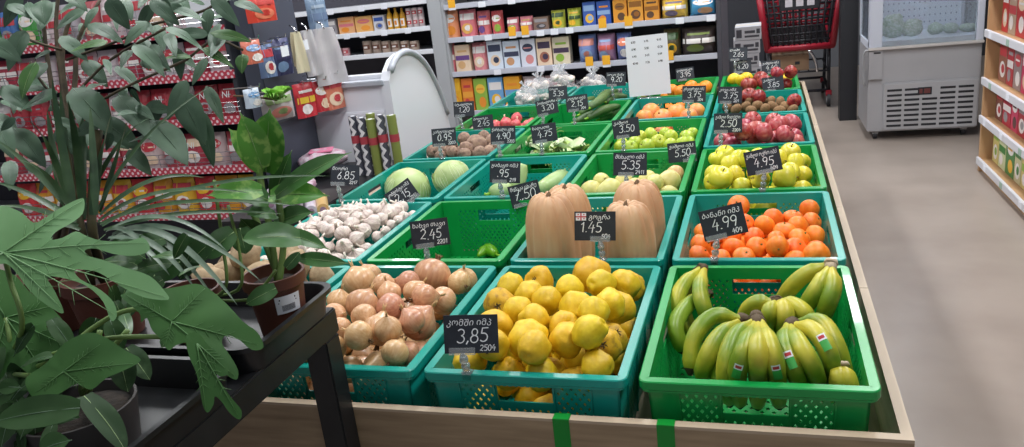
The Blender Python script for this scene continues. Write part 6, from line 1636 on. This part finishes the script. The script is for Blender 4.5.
# ---- climbing philodendron between the pots
q = random.Random(34)
o_ = Vector((.50, -.17, ZT0 + .004))
t = thing('philodendron', 'thin-stemmed plant with heart shaped leaves between the two brown pots', 'plant', o_)
pot(t, .05, .038, .09, M_POTB)
mb = MB()
for T in ([(218, 330), (225, 290), (222, 240), (214, 180)], [(222, 330), (238, 290), (240, 255), (228, 205)], [(220, 330), (246, 300), (262, 288), (276, 270)]):
    pts = [P_(x, y, 1.34, o_) for x, y in T]; pts[0] = Vector((q.uniform(-.01, .01), q.uniform(-.01, .01), .07)); mb.tube(catmull(pts, 4), .003, 6)
mb.build('stem', L_STEMG, t, True)
fm = MB()
for k in range(26):
    x0 = q.uniform(96, 206); y0 = q.uniform(228, 318); an = q.uniform(-.2, 1.9); ln = q.uniform(22, 40); D = q.uniform(1.12, 1.34)
    A = P_(x0, y0, D, o_); B = P_(x0 + ln * math.cos(an) * q.choice((-1, 1)), y0 + ln * math.sin(an), D + q.uniform(-.05, .03), o_)
    leaf(fm, A, B, ln * q.uniform(.4, .62) * D / F_PX, UPC(A, o_, .5, q), .15, fold=.2, curl=.1, prof='heart', twist=q.uniform(-.5, .5))
for a, b, w_, D in (((214, 240), (190, 262), 26, 1.33), ((234, 232), (206, 258), 28, 1.31), ((276, 288), (246, 304), 18, 1.30), ((196, 235), (180, 280), 26, 1.35), ((240, 228), (246, 254), 24, 1.36), ((180, 262), (140, 275), 30, 1.3), ((172, 240), (160, 275), 24, 1.36), ((286, 268), (300, 252), 12, 1.3)):
    A = P_(*a, D, o_); B = P_(*b, D, o_); leaf(fm, A, B, w_ * D / F_PX, UPC(A, o_, .7, q), .12, fold=.15, prof='heart')
fm.build('foliage', [L_PHI, L_VEIN], t, True)

# ---- fatsia: big lobed leaves in front
o_ = Vector((.43, -.50, ZT0 + .004))
t = thing('fatsia', 'potted plant with big lobed hand-shaped leaves at the front of the stand', 'plant', o_)
pot(t, .075, .058, .13, M_POTG)
def lobed(name, outline, centre, D0, tilt, mats, curl, vein_tips, lab=None, thick=.0007):
    """outline: measured points of the leaf edge; the leaf lies on a tilted plane through its centre and is then curled"""
    c = at(*centre, D0)
    n = (CAM - c).normalized() * (1 - tilt[0]) + Vector((tilt[1], tilt[2], 1)).normalized() * tilt[0]; n.normalize()
    def on(px, py):
        d = ray(px, py); p = CAM + d * ((c - CAM).dot(n) / d.dot(n)); return p
    m_ = len(outline); sm_ = []
    for i in range(m_):
        p0, p1, p2, p3 = (Vector(outline[(i + j) % m_]) for j in (-1, 0, 1, 2))
        for tt in (0, .34, .67):
            sm_.append(.5 * (2 * p1 + (p2 - p0) * tt + (2 * p0 - 5 * p1 + 4 * p2 - p3) * tt ** 2 + (3 * p1 - p0 - 3 * p2 + p3) * tt ** 3))
    ed = [on(*p) for p in sm_]
    ux = (ed[0] - c).normalized(); ux = (ux - n * ux.dot(n)).normalized(); uy = n.cross(ux)
    R_ = max((p - c).length for p in ed)
    def bend(p):
        r = (p - c).length / R_
        return p - n * (curl * R_ * r * r) + n * (.018 * R_ * math.sin(7 * math.atan2((p - c).dot(uy), (p - c).dot(ux))) * r)
    bm = bmesh.new()
    vs = [bm.verts.new(p) for p in ed]
    f = bm.faces.new(vs)
    bmesh.ops.triangulate(bm, faces=[f], ngon_method='BEAUTY')
    for _ in range(3):
        long_ = [e for e in bm.edges if e.calc_length() > R_ * .09]
        if long_: bmesh.ops.subdivide_edges(bm, edges=long_, cuts=1)
        bmesh.ops.triangulate(bm, faces=[f2 for f2 in bm.faces if len(f2.verts) > 3])
    bmesh.ops.smooth_vert(bm, verts=[v for v in bm.verts if not v.is_boundary], factor=.5, use_axis_x=True, use_axis_y=True, use_axis_z=True)
    for v in bm.verts: v.co = bend(v.co)
    bm.verts.index_update()
    mb = MB(); mb.add([v.co - o_ for v in bm.verts], [tuple(v.index for v in f2.verts) for f2 in bm.faces]); bm.free()
    mb.mi = 1
    for tip in vein_tips:
        e = on(*tip); L = [bend(c + (e - c) * k / 8) - o_ + n * .0012 for k in range(9)]
        mb.tube(L, [.0011 * (1 - .75 * k / 8) for k in range(9)], 5)
        for k in (2, 3, 4, 5):
            for s_ in (-1, 1):
                b0 = c + (e - c) * k / 8; dv = (e - c).normalized(); sd = n.cross(dv) * s_
                L = [bend(b0 + (dv * .6 + sd * .6) * R_ * .12 * j / 3) - o_ + n * .0009 for j in range(4)]
                mb.tube(L, [.0004, .0004, .0003, .0002], 4)
    o = mb.build(name, mats, t, True)
    if lab: o['label'] = lab
    return c
OUT1 = [(-60, 232), (-30, 214), (0, 204), (20, 211), (33, 222), (45, 216), (60, 205), (75, 196), (82, 195), (81, 210), (70, 221), (55, 231), (51, 239), (62, 237), (75, 230), (85, 234), (100, 238), (125, 237), (141, 232), (147, 243), (132, 250), (112, 250), (94, 246), (84, 248), (86, 253), (100, 256), (122, 262), (146, 268), (160, 281), (164, 290), (140, 290), (118, 281), (97, 269), (82, 267), (73, 268), (79, 277), (98, 286), (111, 298), (114, 311), (108, 316), (101, 298), (86, 284), (68, 278), (47, 276), (54, 290), (62, 310), (50, 306), (30, 291), (14, 270), (0, 264), (-30, 285), (-50, 290), (-36, 262), (-70, 262), (-75, 240)]
lobed('leaf', OUT1, (4, 253), .93, (.62, .2, -.5), [L_FAT, L_VEINF], .14, [(80, 197), (143, 237), (161, 288), (112, 310), (60, 306), (-60, 240), (-46, 284)], 'largest pale green lobed leaf')
OUT2 = [(120, 294), (134, 290), (152, 289), (172, 287), (196, 283), (212, 290), (227, 303), (243, 320), (258, 330), (264, 344), (252, 347), (238, 337), (226, 334), (222, 342), (230, 354), (238, 368), (236, 378), (222, 370), (210, 358), (200, 346), (188, 342), (176, 345), (168, 350), (160, 338), (152, 330), (147, 318), (141, 322), (140, 314), (132, 306)]
c2 = lobed('leaf', OUT2, (172, 322), .98, (.55, .5, -.4), [L_FATSH, L_VEIND], .10, [(126, 294), (205, 288), (258, 342), (234, 374), (165, 346)])
OUT3 = [(186, 336), (198, 333), (208, 345), (216, 352), (226, 364), (228, 374), (219, 376), (213, 370), (222, 384), (232, 398), (242, 410), (240, 419), (230, 412), (221, 400), (215, 396), (214, 404), (208, 412), (203, 404), (200, 388), (196, 372), (189, 356)]
lobed('leaf', OUT3, (197, 344), .95, (.35, .8, -.2), [L_FATSH, L_VEIND], .06, [(225, 368), (238, 414), (206, 408)], 'torn leaf hanging over the tray edge')
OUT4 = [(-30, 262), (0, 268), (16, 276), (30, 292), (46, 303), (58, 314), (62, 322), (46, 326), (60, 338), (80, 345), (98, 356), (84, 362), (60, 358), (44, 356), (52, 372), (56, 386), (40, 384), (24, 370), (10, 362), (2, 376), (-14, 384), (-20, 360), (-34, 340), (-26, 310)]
lobed('leaf', OUT4, (6, 318), 1.03, (.5, .3, -.5), [L_FATSH, L_VEIND], .1, [(50, 306), (90, 356), (50, 380), (-10, 376), (-24, 270)])
OUT5 = [(36, 376), (52, 366), (66, 352), (84, 344), (98, 348), (112, 356), (124, 362), (112, 370), (98, 376), (86, 384), (76, 380), (64, 386), (50, 392), (40, 388)]
OUT5 = [(72 + (x - 72) * 1.3, 366 + (y - 368) * 1.45) for x, y in OUT5]
lobed('leaf', OUT5, (64, 372), .93, (.5, .1, -.5), [L_FATSH, L_VEIND], .1, [(100, 344), (132, 362), (84, 388), (36, 392)])
mb = MB()
for T, D in (([(14, 372), (22, 330), (10, 280), (4, 254)], .97), ([(18, 374), (60, 352), (110, 338), (170, 337), (186, 340)], .98), ([(16, 374), (50, 362), (90, 330), (122, 312), (150, 310), (172, 322)], 1.0), ([(14, 374), (10, 350), (6, 318)], 1.03), ([(20, 376), (40, 376), (64, 372)], .95)):
    pts = [P_(x, y, D, o_) for x, y in T]; pts[0] = Vector((.0, 0, .10)); mb.tube(catmull(pts, 5), .0032, 7)
mb.build('leaf_stalk', L_STEMG, t, True)

# ---- variegated trailing plant in the dark grey pot
q = random.Random(35)
o_ = Vector((.595, -.53, ZT0 + .004))
t = thing('scindapsus', 'trailing plant with pointed mottled leaves in the dark grey pot', 'plant', o_)
pot(t, .075, .064, .074, M_POTD, .8, False)
mb = MB()
for T in ([(100, 380), (86, 356), (70, 350), (60, 352)], [(104, 380), (96, 350), (100, 330)], [(100, 382), (80, 380), (62, 384)], [(102, 380), (112, 350), (128, 330)]):
    pts = [P_(x, y, 1.02, o_) for x, y in T]; pts[0] = Vector((q.uniform(-.02, .02), q.uniform(-.02, .02), .085)); mb.tube(catmull(pts, 4), .0035, 7)
mb.build('stem', L_STEMG, t, True)
fm = MB()
for a, b, w_, D in (((84, 396), (126, 452), 26, .88), ((118, 352), (128, 392), 26, 1.02), ((126, 348), (150, 380), 22, 1.06), ((96, 352), (62, 372), 24, .96)):
    A = P_(*a, D, o_); B = P_(*b, D - .02, o_); leaf(fm, A, B, w_ * D / F_PX, UPC(A, o_, .7, q), .14, fold=.2, prof='heart')
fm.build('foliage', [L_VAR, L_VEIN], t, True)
fm = MB()
for a, b, w_, D in (((80, 408), (-14, 424), 34, .86), ((0, 386), (22, 388), 16, .9), ((40, 450), (72, 440), 26, .82), ((-10, 400), (20, 386), 22, .9), ((110, 320), (122, 356), 20, 1.06), ((96, 318), (84, 350), 22, 1.08)):
    A = P_(*a, D, o_); B = P_(*b, D, o_); leaf(fm, A, B, w_ * D / F_PX, UPC(A, o_, .7, q), .14, fold=.2, prof='long')
for k in range(46):
    x0 = q.uniform(-12, 96); y0 = q.uniform(318, 436); an = q.uniform(-.3, 2.2); ln = q.uniform(24, 48); D = q.uniform(.96, 1.14)
    if y0 > 385 and x0 > 40: x0 -= 40
    a = P_(x0, y0, D, o_); b = P_(x0 + ln * math.cos(an) * q.choice((-1, 1)), y0 + ln * math.sin(an), D + q.uniform(-.05, .03), o_)
    leaf(fm, a, b, ln * q.uniform(.4, .6) * D / F_PX, UPC(a, o_, .5, q), .16, fold=.22, curl=.1, prof=q.choice(('heart', 'long')), twist=q.uniform(-.5, .5))
o = fm.build('foliage', [L_LOW, L_VEIN2], t, True); o['label'] = 'plain green leaves darkened with shade'
